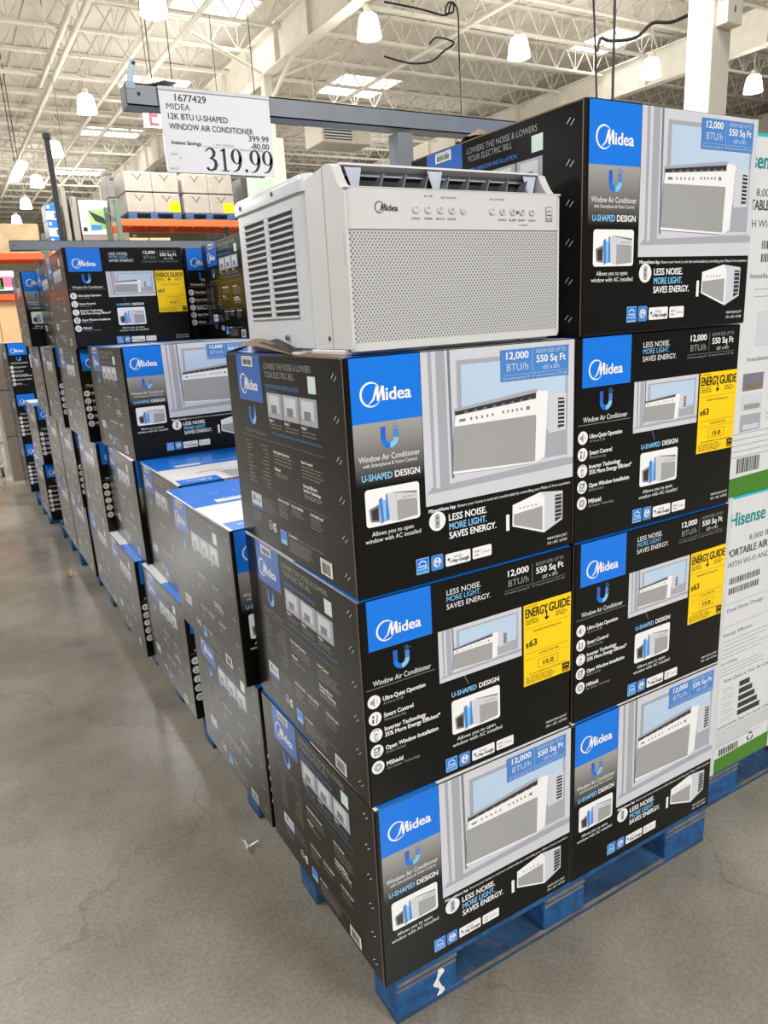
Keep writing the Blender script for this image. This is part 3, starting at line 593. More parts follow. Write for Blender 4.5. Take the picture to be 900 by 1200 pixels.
# ================================================================== WHITE WINDOW AIR CONDITIONER
AP = mat('ac_plastic', (206, 206, 206), rough=.35, noise=.015, nscale=8); AP2 = mat('ac_plastic_cool', (206, 208, 213), rough=.3, noise=.015); ADK = mat('ac_inside', (22, 22, 23), rough=.6); AVN = mat('ac_vane', (96, 100, 108), rough=.4); APR = mat('ac_print', (60, 60, 62), rough=.5)
HOLE = mat('ac_perforated', (214, 214, 214), rough=.4)
def _hole():
    nt = HOLE.node_tree; b = nt.nodes['Principled BSDF']; N = nt.nodes.new; L = nt.links.new
    tc = N('ShaderNodeTexCoord'); sp = N('ShaderNodeSeparateXYZ'); L(tc.outputs['Object'], sp.inputs[0])
    def mth(op, a, b_=None):
        n = N('ShaderNodeMath'); n.operation = op
        for i, q in enumerate((a, b_)):
            if q is None: continue
            if isinstance(q, (int, float)): n.inputs[i].default_value = q
            else: L(q, n.inputs[i])
        return n.outputs[0]
    px, pz = .0074, .0104
    def grid(off):
        fx = mth('SUBTRACT', mth('FRACT', mth('ADD', mth('MULTIPLY', sp.outputs['X'], 1/px), 100+off)), .5)
        fz = mth('SUBTRACT', mth('FRACT', mth('ADD', mth('MULTIPLY', sp.outputs['Z'], 1/pz), 100+off)), .5)
        fx = mth('MULTIPLY', fx, px); fz = mth('MULTIPLY', fz, pz)
        return mth('SQRT', mth('ADD', mth('MULTIPLY', fx, fx), mth('MULTIPLY', fz, fz)))
    d = mth('MINIMUM', grid(0), grid(.5))
    r = N('ShaderNodeValToRGB'); e = r.color_ramp.elements; e[0].position = .0026; e[0].color = C(22, 22, 23); e[1].position = .003; e[1].color = C(216, 216, 216); L(d, r.inputs[0]); L(r.outputs[0], b.inputs['Base Color'])
_hole()
AX0, AX1, AZ = .036, .552, 1.592
ac = empty('window_air_conditioner', ((AX0+AX1)/2, .3, Z0+3*BH-.0005), 'white u-shaped window air conditioner displayed on top of the opened box', 'air conditioner')
hw = (AX1-AX0)/2
oy = -.3                                     # local y of world y=0
def W2(y): return y+oy
# base tray
m = MB(); m.box(-hw+.012, hw-.012, W2(.045), W2(.6), 0, .016, AP2, .004, 2); m.box(-hw-.004, -hw+.06, W2(.05), W2(.2), .0, .011, AP, .003, 2); m.box(hw-.1, hw-.02, W2(.035), W2(.06), .002, .014, P2, .003); m.build('base_tray', ac)
# front housing: side profile swept along x, top notch at the front
ZF0, ZP, ZT = .012, .297, .345                # bottom, top of the front panel, top of the housing
prof = [(.024, ZF0), (.024, ZP-.01)]
for k in range(9): t = k/8; prof.append((.024+.045*t**.8, ZP-.004+(ZT-ZP)*(t**1.45)))
prof += [(.085, ZT), (.178, ZT-.012), (.184, ZT-.02), (.184, ZF0)]
prof = [(W2(y), z) for y, z in prof]
for sx in (-1, 1):
    m = MB(); a, b = (-hw, -hw+.02) if sx < 0 else (hw-.02, hw); m.prism(prof, a, b, AP); o = m.build('side_panel', ac, None, True)
    bv = o.modifiers.new('b', 'BEVEL'); bv.width = .004; bv.segments = 2; bv.limit_method = 'ANGLE'
m = MB(); m.box(-hw+.02, hw-.02, W2(.172), W2(.184), ZF0, ZT-.015, AP); m.build('back_panel', ac)
m = MB(); m.box(-hw+.02, hw-.02, W2(.024), W2(.184), ZF0, ZF0+.008, AP); m.build('bottom_panel', ac)
m = MB(); pt = [(W2(.066), ZT-.004), (W2(.07), ZT+.0005), (W2(.085), ZT+.0005), (W2(.178), ZT-.0115), (W2(.184), ZT-.02), (W2(.172), ZT-.022), (W2(.09), ZT-.01)]
m.prism(pt, -hw+.019, hw-.019, AP); m.build('top_plate', ac, None, True)
m = MB(); pt = [(W2(.09), ZT-.01), (W2(.098), ZT-.012), (W2(.088), ZP+.028), (W2(.08), ZP+.028)]; m.prism(pt, -hw+.02, hw-.02, P2); m.build('outlet_wall', ac, None, True)
m = MB(); m.box(-hw+.02, hw-.02, W2(.088), W2(.094), ZP-.06, ZP+.028, ADK); m.build('outlet_back', ac)
m = MB(); m.box(-hw+.02, hw-.02, W2(.03), W2(.17), ZP-.06, ZP-.05, ADK); m.build('outlet_floor', ac)
# front panel with rounded vertical edges
def fpanel(z0, z1, mtl, name, yo=.0, rad=.016):
    m = MB(); pts = []
    for k in range(7): a = R(180+90*k/6); pts.append((-hw+rad+rad*math.cos(a), W2(.018+yo)+rad+rad*math.sin(a)))
    for k in range(7): a = R(270+90*k/6); pts.append((hw-rad+rad*math.cos(a), W2(.018+yo)+rad+rad*math.sin(a)))
    n = len(pts); vs = [(x, y, z0) for x, y in pts]+[(x, y, z1) for x, y in pts]
    m.add(vs, [(i, i+1, n+i+1, n+i) for i in range(n-1)], mtl, True); m.poly([vs[n+i] for i in range(n)], mtl); m.poly([vs[i] for i in range(n)][::-1], mtl); m.poly([vs[0], vs[n], vs[2*n-1], vs[n-1]], mtl)
    return m.build(name, ac)
fpanel(.225, ZP, AP, 'control_panel'); fpanel(.022, .222, HOLE, 'grille', .0015)['label'] = 'perforated white front grille'; fpanel(.008, .022, AP, 'lower_lip', -.001); fpanel(.2215, .2255, P2, 'seam', .002)
m = MB(); m.box(-hw-.0005, hw+.0005, W2(.018), W2(.04), ZP-.004, ZP+.0005, AP, .002); m.build('outlet_lip', ac)
# louvre vanes
for k in range(8):
    x = -hw+.085+k*.05; m = MB(); vp = [(W2(.045), ZP-.03), (W2(.045), ZP+.004), (W2(.055), ZP+.03), (W2(.075), ZP+.022), (W2(.08), ZP-.03)]
    n = len(vp); a = [(x+.018*((z-ZP)/.03), y, z) for y, z in vp]; b = [(q[0]+.003, q[1], q[2]) for q in a]
    m.poly(a, AVN); m.poly(b[::-1], AVN)
    for i in range(n): j = (i+1) % n; m.poly([a[i], b[i], b[j], a[j]], AVN)
    m.build('vane', ac)
for x in (-hw+.045, -.03, hw-.045):
    m = MB(); a = [(x-.018, W2(.07), ZT-.007), (x+.018, W2(.07), ZT-.007), (x+.012, W2(.074), ZP+.004), (x+.002, W2(.074), ZP-.004)]; flap(m, a, mat('ac_rib', (196, 204, 220), rough=.35), mat('ac_rib', (196, 204, 220)), .003); m.build('rib', ac)
# rear housing with rounded corners, shallow lid and side vents
def rbox(mb, x0, x1, y0, y1, z0, z1, r, mtl, top=0):
    pts = []
    for cx_, cy_, a0 in ((x1-r, y0+r, -90), (x1-r, y1-r, 0), (x0+r, y1-r, 90), (x0+r, y0+r, 180)):
        for k in range(6): a = R(a0+18*k); pts.append((cx_+r*math.cos(a), cy_+r*math.sin(a), cx_, cy_))
    n = len(pts); lay = [(z0, 0)]+([(z1-top, 0)]+[(z1-top+top*math.sin(R(q)), top*(1-math.cos(R(q)))) for q in (22, 45, 67, 90)] if top else [(z1, 0)])
    vs = []
    cxm, cym = (x0+x1)/2, (y0+y1)/2
    for z, ins in lay:
        for (px_, py_, qx, qy) in pts: dx, dy = px_-qx, py_-qy; vs.append((qx+dx*(r-min(ins, r*.9))/r, qy+dy*(r-min(ins, r*.9))/r, z))
    fs = [(i*n+k, i*n+(k+1) % n, (i+1)*n+(k+1) % n, (i+1)*n+k) for i in range(len(lay)-1) for k in range(n)]
    mb.add(vs, fs, mtl, True); mb.poly(vs[-n:], mtl); mb.poly(vs[:n][::-1], mtl)
m = MB(); rbox(m, -hw+.006, hw-.006, W2(.205), W2(.6), .012, .318, .022, AP2); rear = m.build('rear_housing', ac); 
m = MB(); rbox(m, -hw, hw, W2(.199), W2(.606), .318, .352, .026, AP2, .014); m.build('rear_lid', ac)
m = MB(); m.box(-.05, .05, W2(.18), W2(.21), .016, .15, AP2); m.build('bridge', ac)
m = MB(); m.box(-hw+.008, -hw+.03, W2(.183), W2(.208), .02, .09, AP2, .002); m.box(-hw+.008, -hw+.02, W2(.183), W2(.2), .1, .125, AP2, .002); m.build('side_bracket', ac)
# vents: dark openings with white slats on the aisle side
vz0, vz1, nsl = .078, .292, 16
for (y0_, y1_) in ((.268, .392), (.41, .54)):
    m = MB(); m.box(-hw+.0045, -hw+.0065, W2(y0_), W2(y1_), vz0, vz1, ADK); m.build('vent_opening', rear)['label'] = 'dark vent opening'
    st = (vz1-vz0)/nsl
    for k in range(nsl+1):
        z = vz0+k*st; m = MB(); m.box(-hw+.001, -hw+.0055, W2(y0_-.003), W2(y1_+.003), z-.0026, z+.0026, AP2, .001); m.build('vent_slat', rear)
m = MB(); m.box(-hw+.001, -hw+.0055, W2(.39), W2(.412), vz0-.003, vz1+.003, AP2, .001); m.build('vent_mullion', rear)
for (y, z) in ((.35, .333), (.545, .331), (.335, .034)):
    m = MB(); m.tube([(-hw-.001, W2(y), z), (-hw+.004, W2(y), z)], .006, P3, 10); m.tube([(-hw-.002, W2(y), z), (-hw, W2(y), z)], .003, ADK, 8); m.build('screw', rear)
m = MB(); m.tube([(-hw-.001, W2(.12), .032), (-hw+.004, W2(.12), .032)], .005, APR, 10); m.build('screw', ac)
m = MB(); m.box(-hw-.0008, -hw+.001, W2(.1045), W2(.106), ZF0, ZT-.004, P2); m.build('side_seam', ac)
m = MB(); m.box(-hw-.001, -hw+.001, W2(.034), W2(.04), .165, .218, AP, .0015); m.build('filter_tab', ac)
# print and buttons
m = MB(); a = Art(m, (-hw, W2(.0176), ZP), (1, 0, 0), (0, 0, -1), (0, -1, 0), 2*hw, ZP-.225)
a.logo(.115, .48, .095, APR); a.text('On  Off', .325, .362, .2, .05, APR, False); a.text('Auto Cool Dry Fan', .4, .47, .22, .05, APR, False); a.text('Auto Low Med High', .628, .7, .22, .05, APR, False)
bt = [.285, .34, .395, .447, .5, .638, .69, .742, .79, .84]
for k, (u, t_) in enumerate(zip(bt, ('CONNECT', 'TIMER', 'ECO', 'MODE', '', '', 'FAN', 'SLEEP', '8HEAT', 'CLEAN'))):
    if t_: a.text(t_, u-.019, u+.019, .76, .055, APR, False)
a.disc(.766, .53, .006, APR); a.rect(.915, .36, .95, .76, P3); a.rect(.918, .38, .947, .66, AP, 2); a.arc(.9325, .54, .01, 190, 340, lambda t: .003, APR, 3, 6); a.text('energy', .92, .945, .6, .05, APR, True, 3); a.text('ENERGY', .918, .947, .74, .06, AP, True, 2)
a.text('for reset filter', .775, .82, .88, .05, APR, False)
m.build('panel_print', ac)
for k, u in enumerate(bt):
    m = MB(); x = -hw+u*2*hw; z = ZP-.5*(ZP-.225); m.tube([(x, W2(.0145), z), (x, W2(.0175), z), (x, W2(.019), z)], [.0068, .0082, .0082], AP2, 16)
    a2 = Art(m, (-hw, W2(.0142), ZP), (1, 0, 0), (0, 0, -1), (0, -1, 0), 2*hw, ZP-.225)
    (a2.stroke([(u-.006, .5), (u, .44 if k == 5 else .56), (u+.006, .5)], .0018, P3) if k in (4, 5) else a2.arc(u, .5, .0055, 200-40*k, 340+30*k, lambda t: .0018, P3, None, 8))
    m.build('button', ac)

# ================================================================== SIGN RAIL AND PRICE SIGN
RG = mat('rail_grey', (126, 132, 140), rough=.35, metal=.1, noise=.05); RGD = mat('rail_dark', (58, 60, 62), rough=.5); ZN = mat('zinc', (128, 148, 156), rough=.4, metal=.3, noise=.12)
def channel(mb, x0, x1, y, z, h, d, m1):
    t = .003
    mb.box(x0, x1, y, y+t, z-h, z, m1); mb.box(x0, x1, y+d-t, y+d, z-h, z, m1); mb.box(x0, x1, y, y+d, z-t, z, m1); mb.box(x0, x1, y, y+d, z-h, z-h+t, m1)
rl = empty('sign_rail', (-.155, .7, 2.16), 'grey metal sign rail that carries the white price sign above the boxes', 'sign rail', 'sign rails')
m = MB(); channel(m, .0, 1.5, 0, .052, .047, .06, RG); m.build('rail', rl)
m = MB(); m.box(-.001, .004, .004, .056, .008, .049, RGD); m.build('end_cap', rl)
m = MB(); m.tube([(.028, -.0012, .03), (.028, .002, .03)], .004, ADK, 10); m.build('bolt_hole', rl)
m = MB(); m.box(.74, .79, .005, .055, -2.024, -.004, RG); m.build('post', rl)
br = MB(); flap(br, [(.002, .0, .05), (.018, .0, .05), (.034, .012, .104), (.020, .012, .106)], ZN, ZN, .003); br.tube([(.027, .008, .097), (.027, .011, .097)], .004, ADK, 8); br.box(0, .022, -.001, .006, .04, .054, ZN); br.build('bracket', rl)
br = MB(); flap(br, [(.05, .01, .054), (.09, -.002, .064), (.125, .012, .066), (.09, .03, .054)], ZN, ZN, .003); br.build('clip', rl)
SGN = mat('sign_sheet', (226, 227, 233), rough=.2, noise=.02, nscale=4, coat=.4); INK = mat('sign_ink', (22, 22, 24), rough=.5)
sg = empty('price_sign', (-.083, .694, 2.205), 'white price sign reading 319.99 hanging on the front sign rail', 'price sign')
sw, sh_ = .279, .183
m = MB(); m.box(0, sw, -.0012, .0012, -sh_, 0, SGN, .0005)
a = Art(m, (0, -.0013, 0), (1, 0, 0), (0, 0, -1), (0, -1, 0), sw, sh_)
def sgd(ch, u, v, w_, h_):
    """heavy serif figures"""
    k = a.w/a.h; T = lambda x, y: (u+x*w_, v+y*h_); th = w_*.3
    if ch == '1':
        a.rect(u+.42*w_, v+.04*h_, u+.66*w_, v+.97*h_, INK); a.rect(u+.18*w_, v+.955*h_, u+.9*w_, v+h_, INK); a.poly([T(.42, .04), T(.66, .0), T(.66, .1), T(.42, .13), T(.2, .15), T(.2, .12)], INK)
    if ch == '9':
        n = 28
        for i in range(n):
            def e(t): return (.5+.44*math.cos(t), .33+.33*math.sin(t)), (.5+.2*math.cos(t), .33+.29*math.sin(t))
            (o1, i1), (o2, i2) = e(2*math.pi*i/n), e(2*math.pi*(i+1)/n); a.poly([T(*o1), T(*o2), T(*i2), T(*i1)], INK)
        pts = [T(.82, .33), T(.82, .5), T(.74, .72), T(.56, .9), T(.3, .985), T(.12, .99)]; a.stroke(pts, [w_*.24, w_*.24, w_*.22, w_*.16, w_*.08, w_*.04], INK)
    if ch == '3':
        a.stroke([T(.1, .2), T(.22, .09), T(.42, .03), T(.62, .07), T(.74, .2), T(.7, .34), T(.5, .44), T(.36, .47)], [w_*.06, w_*.1, w_*.12, w_*.2, w_*.26, w_*.22, w_*.12, w_*.06], INK)
        a.stroke([T(.36, .46), T(.58, .48), T(.78, .58), T(.82, .74), T(.7, .9), T(.46, .975), T(.24, .96), T(.14, .9)], [w_*.06, w_*.14, w_*.24, w_*.28, w_*.22, w_*.12, w_*.14, w_*.16], INK); a.disc(u+.16*w_, v+.9*h_, .1*w_, INK, None, 10)
    if ch == '.': a.disc(u+.5*w_, v+.93*h_, .3*w_, INK, None, 14)
for ch, u, w_ in (('3', .345, .12), ('1', .468, .105), ('9', .578, .118), ('.', .70, .05), ('9', .755, .12), ('9', .877, .12)): sgd(ch, u, .67, w_, .29)
a.text('1677429', .135, .41, .135, .085, INK, .012); a.text('MIDEA', .055, .26, .24, .075, INK); a.text('12K BTU U-SHAPED', .06, .59, .355, .075, INK, .012); a.text('WINDOW AIR CONDITIONER', .06, .82, .475, .075, INK, .012)
a.text('399.99', .77, .965, .56, .075, INK, .012); a.text('-80.00', .785, .965, .655, .075, INK, .012); a.text('Instant Savings', .065, .325, .655, .045, INK, True); a.text('EXP. 05/06/24', .46, .62, .645, .025, DIM); a.text('PRICE AT REGISTER', .68, .9, .69, .022, INK); a.rect(.33, .66, .68, .663, DIM)
a.text('LIMIT', .045, .11, .79, .028, DIM); a.text('3', .12, .135, .83, .03, DIM); a.text('06/23', .03, .1, .965, .025, DIM)
m.build('sheet', sg)
m = MB(); m.box(.0, sw, -.004, .004, -.003, .004, mat('clear_holder', (214, 216, 222), rough=.1)); m.build('holder_edge', sg)
# second rail behind
r2 = empty('sign_rail', (-.19, 3.6, 2.145), 'grey sign rail farther back above the tall stacks', 'sign rail', 'sign rails')
m = MB(); channel(m, 0, 1.6, 0, .03, .055, .06, RG); m.build('rail', r2)
m = MB(); m.tube([(.02, -.0012, .003), (.02, .002, .003)], .004, ADK, 8); m.build('bolt_hole', r2)
m = MB(); m.tube([(.285, .03, .03), (.285, .03, .57)], .016, RGD, 8); m.tube([(.285, .03, .57), (.285, .03, .6)], .022, RGD, 8); m.build('post', r2)
m = MB(); m.box(1.37, 1.42, .005, .055, -2.145, -.025, RG); m.build('post', r2)
m = MB(); m.box(0, .32, 0, .002, -.2, 0, SGN); tag(m.build('price_sign', None, (.05, 3.595, 2.119)), 'white sign whose top strip shows under the farther rail', 'price sign')

# ================================================================== PORTABLE AIR CONDITIONER BOXES (white, green foot)
GRN = mat('print_green', (70, 128, 38), **PR); TEAL = mat('print_teal', (0, 138, 140), **PR); TEALB = mat('print_teal_bright', (20, 190, 196), **PR); RED = mat('print_red', (190, 40, 44), **PR); WB = mat('carton_white', (216, 217, 219), rough=.4, noise=.02)
STRAP = mat('clear_strap', (206, 212, 210), rough=.15); INKG = mat('print_ink', (70, 70, 72), **PR)
def tall_box(z0, hh, lab, gp, mb_text):
    hx, hy, wd, dp = (1.285 if z0 < 1 else 1.21), .09, .46, .40
    t = empty('portable_air_conditioner_box', (hx+wd/2, hy+dp/2, z0), lab, 'box', gp)
    m = MB(); m.box(-wd/2, wd/2, -dp/2, dp/2, 0, hh, WB, .004)
    a = Art(m, (-wd/2, -dp/2, hh), (1, 0, 0), (0, 0, -1), (0, -1, 0), wd, hh); mb_text(a)
    a.poly([(.0, .945), (1, .935), (1, 1), (0, 1)], GRN)
    b = Art(m, (-wd/2, dp/2, hh), (0, -1, 0), (0, 0, -1), (-1, 0, 0), dp, hh); b.rect(0, .94, 1, 1, GRN); b.text('PORTABLE AIR CONDITIONER', .1, .9, .3, .03, INKG)
    m.box(-wd/2-.001, wd/2+.001, -dp/2-.001, dp/2+.001, hh-.006, hh+.001, TEALB); m.build('carton', t)
    for u in (.045, .72):
        g = MB(); x = -wd/2+u*wd; g.box(x-.01, x+.01, -dp/2-.0022, -dp/2-.0012, 0, hh, STRAP); g.box(x-.01, x+.01, -dp/2-.0022, dp/2, hh+.001, hh+.002, STRAP); g.build('packing_strap', t)
    return t
def side_text(a):
    a.text('Hisense', .06, .44, .098, .048, TEAL, True); a.text('8,000 BTU DUAL HOSE', .28, .98, .16, .02, INKG); a.text('PORTABLE AIR CONDITIONER', .05, 1.12-.14, .2, .026, INKG, True); a.text('WITH WI-FI AND', .06, .52, .237, .02, INKG); a.text('HEAT PUMP', .55, .9, .237, .02, RED)
    for r_ in (0, 1):
        u = .1
        while u < .42: l = random.choice((.008, .014)); a.rect(u, .275+r_*.035, u+l, .297+r_*.035, INKG); u += l+.008
    a.rect(.05, .365, .95, .3665, GTXT); a.text('Dual Hose Design', .1, .5, .395, .014, INKG); a.rect(.05, .445, .95, .4465, GTXT); a.text('Energy Efficient', .08, .4, .48, .011, INKG); a.lines(.08, .6, .5, .56, 5, GTXT, .0025)
    a.rrect(.64, .475, 1.0, .515, P2, .02); a.text('Fast Cooling', .06, .25, .585, .01, INKG); a.lines(.06, .6, .6, .625, 3, GTXT, .0025)
    a.text('How Quiet is Your Air Conditioner?', .12, .8, .655, .014, INKG); 
    for k in range(5): u = .3; a.rect(u, .675+k*.028, u+.12+.035*k, .695+k*.028, DARK); a.lines(.12, .26, .68+k*.028, .69+k*.028, 2, GTXT, .002)
    a.stroke([(.8, .67), (.84, .8)], .006, P2); a.text('ConnectLife App for both iOS and Android', .05, .95, .83, .012, INKG); a.lines(.05, .9, .84, .885, 6, GTXT, .0025); a.lines(.05, .6, .893, .9, 2, GTXT, .0025)
    u = .12
    while u < .34: l = random.choice((.008, .016)); a.rect(u, .912, u+l, .938, INKG, 2); u += l+.008
    for k in range(3): a.arc(.48, .92, .03, 120*k, 120*k+80, lambda t: .016*(1-.4*t), DARK, 2, 6)
def top_text(a):
    a.text('Hisense', .08, .46, .085, .042, TEAL, True); a.text('8,000 BTU DUAL HOSE', .25, .98, .155, .02, INKG); a.text('PORTABLE AIR CONDITIONER', .08, .96, .19, .027, INKG, True); a.text('WITH WI-FI AND', .1, .6, .235, .02, INKG); a.text('HEAT PUMP', .63, .95, .235, .02, RED)
    for r_ in (0, 1):
        u = .34
        while u < .6: l = random.choice((.008, .014)); a.rect(u, .27+r_*.035, u+l, .292+r_*.035, INKG); u += l+.008
    a.text('Installation Options', .25, .75, .37, .014, INKG); a.lines(.3, .9, .4, .42, 2, GTXT, .002); a.rrect(.35, .46, .55, .56, P1, .01); a.rrect(.62, .46, .8, .56, P1, .01)
    a.text('Installation Guide', .28, .7, .6, .012, INKG)
    for k in range(3): a.rect(.25, .635+k*.06, .46, .685+k*.06, (P3, P1, P2)[k]); a.rect(.28, .665+k*.06, .44, .68+k*.06, (KRAFT, GTXT, P1)[k], 2); a.lines(.52, .8, .64+k*.06, .655+k*.06, 2, GTXT, .0025)
    a.lines(.15, .85, .81, .88, 5, GTXT, .0022)
    u = .25
    while u < .48: l = random.choice((.008, .016)); a.rect(u, .885, u+l, .93, INKG, 2); u += l+.008
    a.rrect(.72, .83, .9, .9, INKG, .015); a.rrect(.73, .835, .89, .895, WB, .013, 2); a.text('R32', .75, .87, .88, .02, INKG, True, 3)
tall_box(.135, .945, 'lower white portable air conditioner box with green foot beside the front stacks', 'white boxes beside the front stacks', side_text)
tall_box(1.083, .985, 'upper white portable air conditioner box resting on another white box', 'white boxes beside the front stacks', top_text)
o = copy_tree(pal0); o.location = (1.29, .1, 0); o['label'] = 'blue pallet under the white portable air conditioner boxes'

# ================================================================== BACKGROUND: RACKS AND STOCK
ORG = mat('rack_orange', (224, 92, 40), rough=.5, noise=.06); RGR = mat('rack_green', (86, 108, 92), rough=.5); TAN = mat('carton_tan', (212, 176, 130), rough=.8, noise=.08, nscale=4); WRAP = mat('wrapped_carton', (152, 144, 134), rough=.3, noise=.08, nscale=5); GWR = mat('wrapped_grey', (136, 133, 130), rough=.3, noise=.15, nscale=5)
def rack(x0, xs, y, d, levels, ztop, lab):
    t = empty('pallet_rack', (x0, y, 0), lab, 'rack', 'pallet racks')
    px_ = [0]
    for q in xs: px_.append(px_[-1]+q)
    for q in px_:
        for yy in (0, d):
            m = MB(); m.box(q-.045, q+.045, yy-.04, yy+.04, 0, ztop, RGR); m.build('upright', t)
        m = MB()
        for k in range(int(ztop/.6)): m.tube([(q, 0, .3+k*.6), (q, d, .6+k*.6)], .016, RGR, 5)
        m.build('brace', t)
    for z in levels:
        for i in range(len(xs)):
            for yy in (-.03, d+.03):
                m = MB(); m.box(px_[i]+.045, px_[i+1]-.045, yy-.025, yy+.025, z-.14, z, ORG, .006); m.build('beam', t)
            m = MB()
            for k in range(8): xx = px_[i]+.1+(xs[i]-.2)*k/7; m.box(xx-.01, xx+.01, 0, d, z-.03, z-.01, STEEL)
            m.build('wire_deck', t)
    return t
rack(3.12, [2.75, 1.2], 16.0, 1.1, (1.6, 3.92), 4.3, 'orange pallet rack loaded with wrapped white cartons under the price sign')
rack(-3.3, [2.6, 2.6, 2.1], 18.5, 1.1, (2.58, 3.47), 3.9, 'orange pallet rack far down the aisle behind the tall stacks')
def carton(x0, x1, y0, y1, z0, z1, mtl, lab, gp, deco=None, name='carton'):
    m = MB(); m.box(x0, x1, y0, y1, z0, z1, mtl, .012)
    a = Art(m, (x0, y0-.001, z1), (1, 0, 0), (0, 0, -1), (0, -1, 0), x1-x0, z1-z0)
    if deco: deco(a)
    return tag(m.build(name), lab, 'box', gp)
INKF = mat('far_ink', (60, 58, 58), rough=.6)
def vee(a): a.stroke([(.32, .12), (.45, .3), (.48, .42)], .03, INKF); a.stroke([(.66, .12), (.53, .3), (.5, .42)], .03, INKF); a.disc(.18, .6, .03, GWR); a.disc(.82, .6, .03, GWR)
def veey(a): vee(a); a.rect(.55, .42, .98, .95, YEL, 2)
px0 = 3.3
for p_, (xa, nm) in enumerate(((3.34, 'first'), (4.58, 'second'))):
    w2 = .575
    for r_ in range(2):
        for c_ in range(2):
            carton(xa+c_*(w2+.005), xa+c_*(w2+.005)+w2, 16.0, 17.0, 4.06+r_*.42, 4.06+r_*.42+.4, WRAP, 'white %s carton, %s column of the %s wrapped load on the orange rack' % (('lower', 'upper')[r_], ('first', 'second')[c_], nm), 'wrapped cartons on the rack', veey if (r_ == 0 and c_ == 1) else vee)
    o = copy_tree(pal0); o.location = (xa+.01, 16.0, 3.922); o['label'] = 'blue pallet under the %s wrapped load on the orange rack' % nm
for k in range(2): carton(3.52, 3.88, 18.6, 19.4, 4.252+k*.5, 4.74+k*.5, GWR, '%s grey wrapped carton at the end of the orange rack' % ('lower', 'upper')[k], 'grey cartons at the rack end', lambda a: (a.rect(.25, .12, .8, .22, INKF), a.disc(.62, .4, .14, INKF)))
m = MB(); m.box(3.5, 3.92, 18.6, 19.4, 4.21, 4.25, PE)
tag(m.build('board'), 'wooden board carrying the grey wrapped cartons', 'board')
for k, (a_, b_) in enumerate(((3.3, 4.2), (4.35, 5.5))): carton(a_, b_, 16.06, 16.9, 2.722, 3.55 - .08*k, TAN, '%s brown carton under the orange beam' % ('narrower', 'wider')[k], 'brown cartons under the beam', lambda a: a.rect(.45, 0, .5, 1, KRAFT))
for k in range(2): carton(3.3+k*1.1, 4.3+k*1.1, 16.06, 16.9, 1.62, 2.72, TAN, 'brown carton deep in the rack behind the boxes', 'cartons hidden in the rack')
carton(6.1, 6.75, 16.0, 17.0, 3.93, 4.85, mat('green_wrap', (168, 196, 172), rough=.3), 'pale green wrapped carton at the far end of the orange rack', 'wrapped stock')
carton(5.95, 6.09, 16.0, 17.0, 3.93, 4.85, mat('dark_gap', (58, 54, 52), rough=.5), 'dark narrow block filling the gap between the white load and the green carton', 'wrapped stock')  # solid dark block put in as the shade between the two loads
# television box, blue pack column, shelf stock
LAW = mat('tv_print', (150, 190, 120), rough=.4, noise=.3, nscale=3)
def tvd(a): a.poly([(.08, .06), (.95, .1), (.95, .9), (.1, .95)], MINT); a.poly([(.28, .28), (.92, .25), (.92, .82), (.3, .88)], LAW, 2); a.poly([(.3, .3), (.8, .5), (.92, .72), (.5, .6)], DARK, 3); a.poly([(.34, .7), (.7, .72), (.68, .86), (.34, .87)], SBLUE, 3); a.rect(.06, .78, .2, .9, DARK, 3)
carton(3.5, 3.9, 18.6, 19.4, 3.472, 4.208, WRAP, 'wrapped base carton under the grey cartons', 'boxes high on the far rack')
carton(2.8, 3.48, 18.6, 19.4, 3.89, 4.68, WB, 'large white picture box with green artwork high on the far rack', 'boxes high on the far rack', tvd, 'television_box')
for k in range(3): carton(2.06, 2.37, 18.6, 19.3, 3.475+k*.37, 3.475+k*.37+.365, WB, '%s blue and white pack in the stack behind the black pole' % ('bottom', 'middle', 'top')[k], 'blue packs on the far rack', lambda a: (a.rect(0, .0, 1, .45, BLUE), a.rect(.1, .1, .3, .3, WHITE, 2), a.rect(.55, .55, .9, .9, DBLUE, 2)))
m = MB(); m.box(2.45, 2.55, 18.58, 19.4, 3.475, 4.95, WRAP); m.box(2.62, 2.76, 18.58, 19.4, 3.475, 4.75, WRAP); m.box(2.45, 2.76, 19.4, 19.42, 3.475, 4.7, WRAP); tag(m.build('upright_panels'), 'pale upright panels between the blue packs and the picture box', 'panel')
carton(2.8, 3.48, 18.6, 19.4, 3.475, 3.885, WRAP, 'white wrapped base carton under the green picture box', 'boxes high on the far rack')
carton(-.4, 1.84, 18.58, 19.45, 3.475, 4.13, mat('wrap_beige', (196, 170, 130), rough=.5, noise=.2, nscale=3), 'long beige wrapped load on the far rack beam', 'boxes high on the far rack')
carton(-.6, 1.5, 18.58, 19.45, .0, 2.42, TAN, 'large tan carton stack below the far orange beam', 'stock under the far rack', lambda a: (a.rect(.3, 0, .31, 1, KRAFT), a.rect(.6, 0, .61, 1, KRAFT), a.rect(0, .4, 1, .41, KRAFT)))
carton(.3, 1.15, 18.58, 19.4, 2.585, 3.1, WB, 'small colourful box stack between the far orange beams', 'stock under the far rack', lambda a: (a.rect(.3, .3, .7, .8, GRN), a.rect(.65, .25, .95, .7, mat('pink', (226, 120, 150))), a.rect(0, .85, 1, 1, DARK)))
carton(-.1, .75, 12.0, 12.9, 0, 1.53, mat('pale_carton', (196, 186, 172), rough=.6), 'pale carton with dark blue band and white lettering behind the last stacks', None, lambda a: (a.rect(0, 0, 1, .085, mat('band_blue', (44, 52, 140), rough=.4)), a.text('Lasko', .52, .8, .07, .05, WHITE, True, 2)))
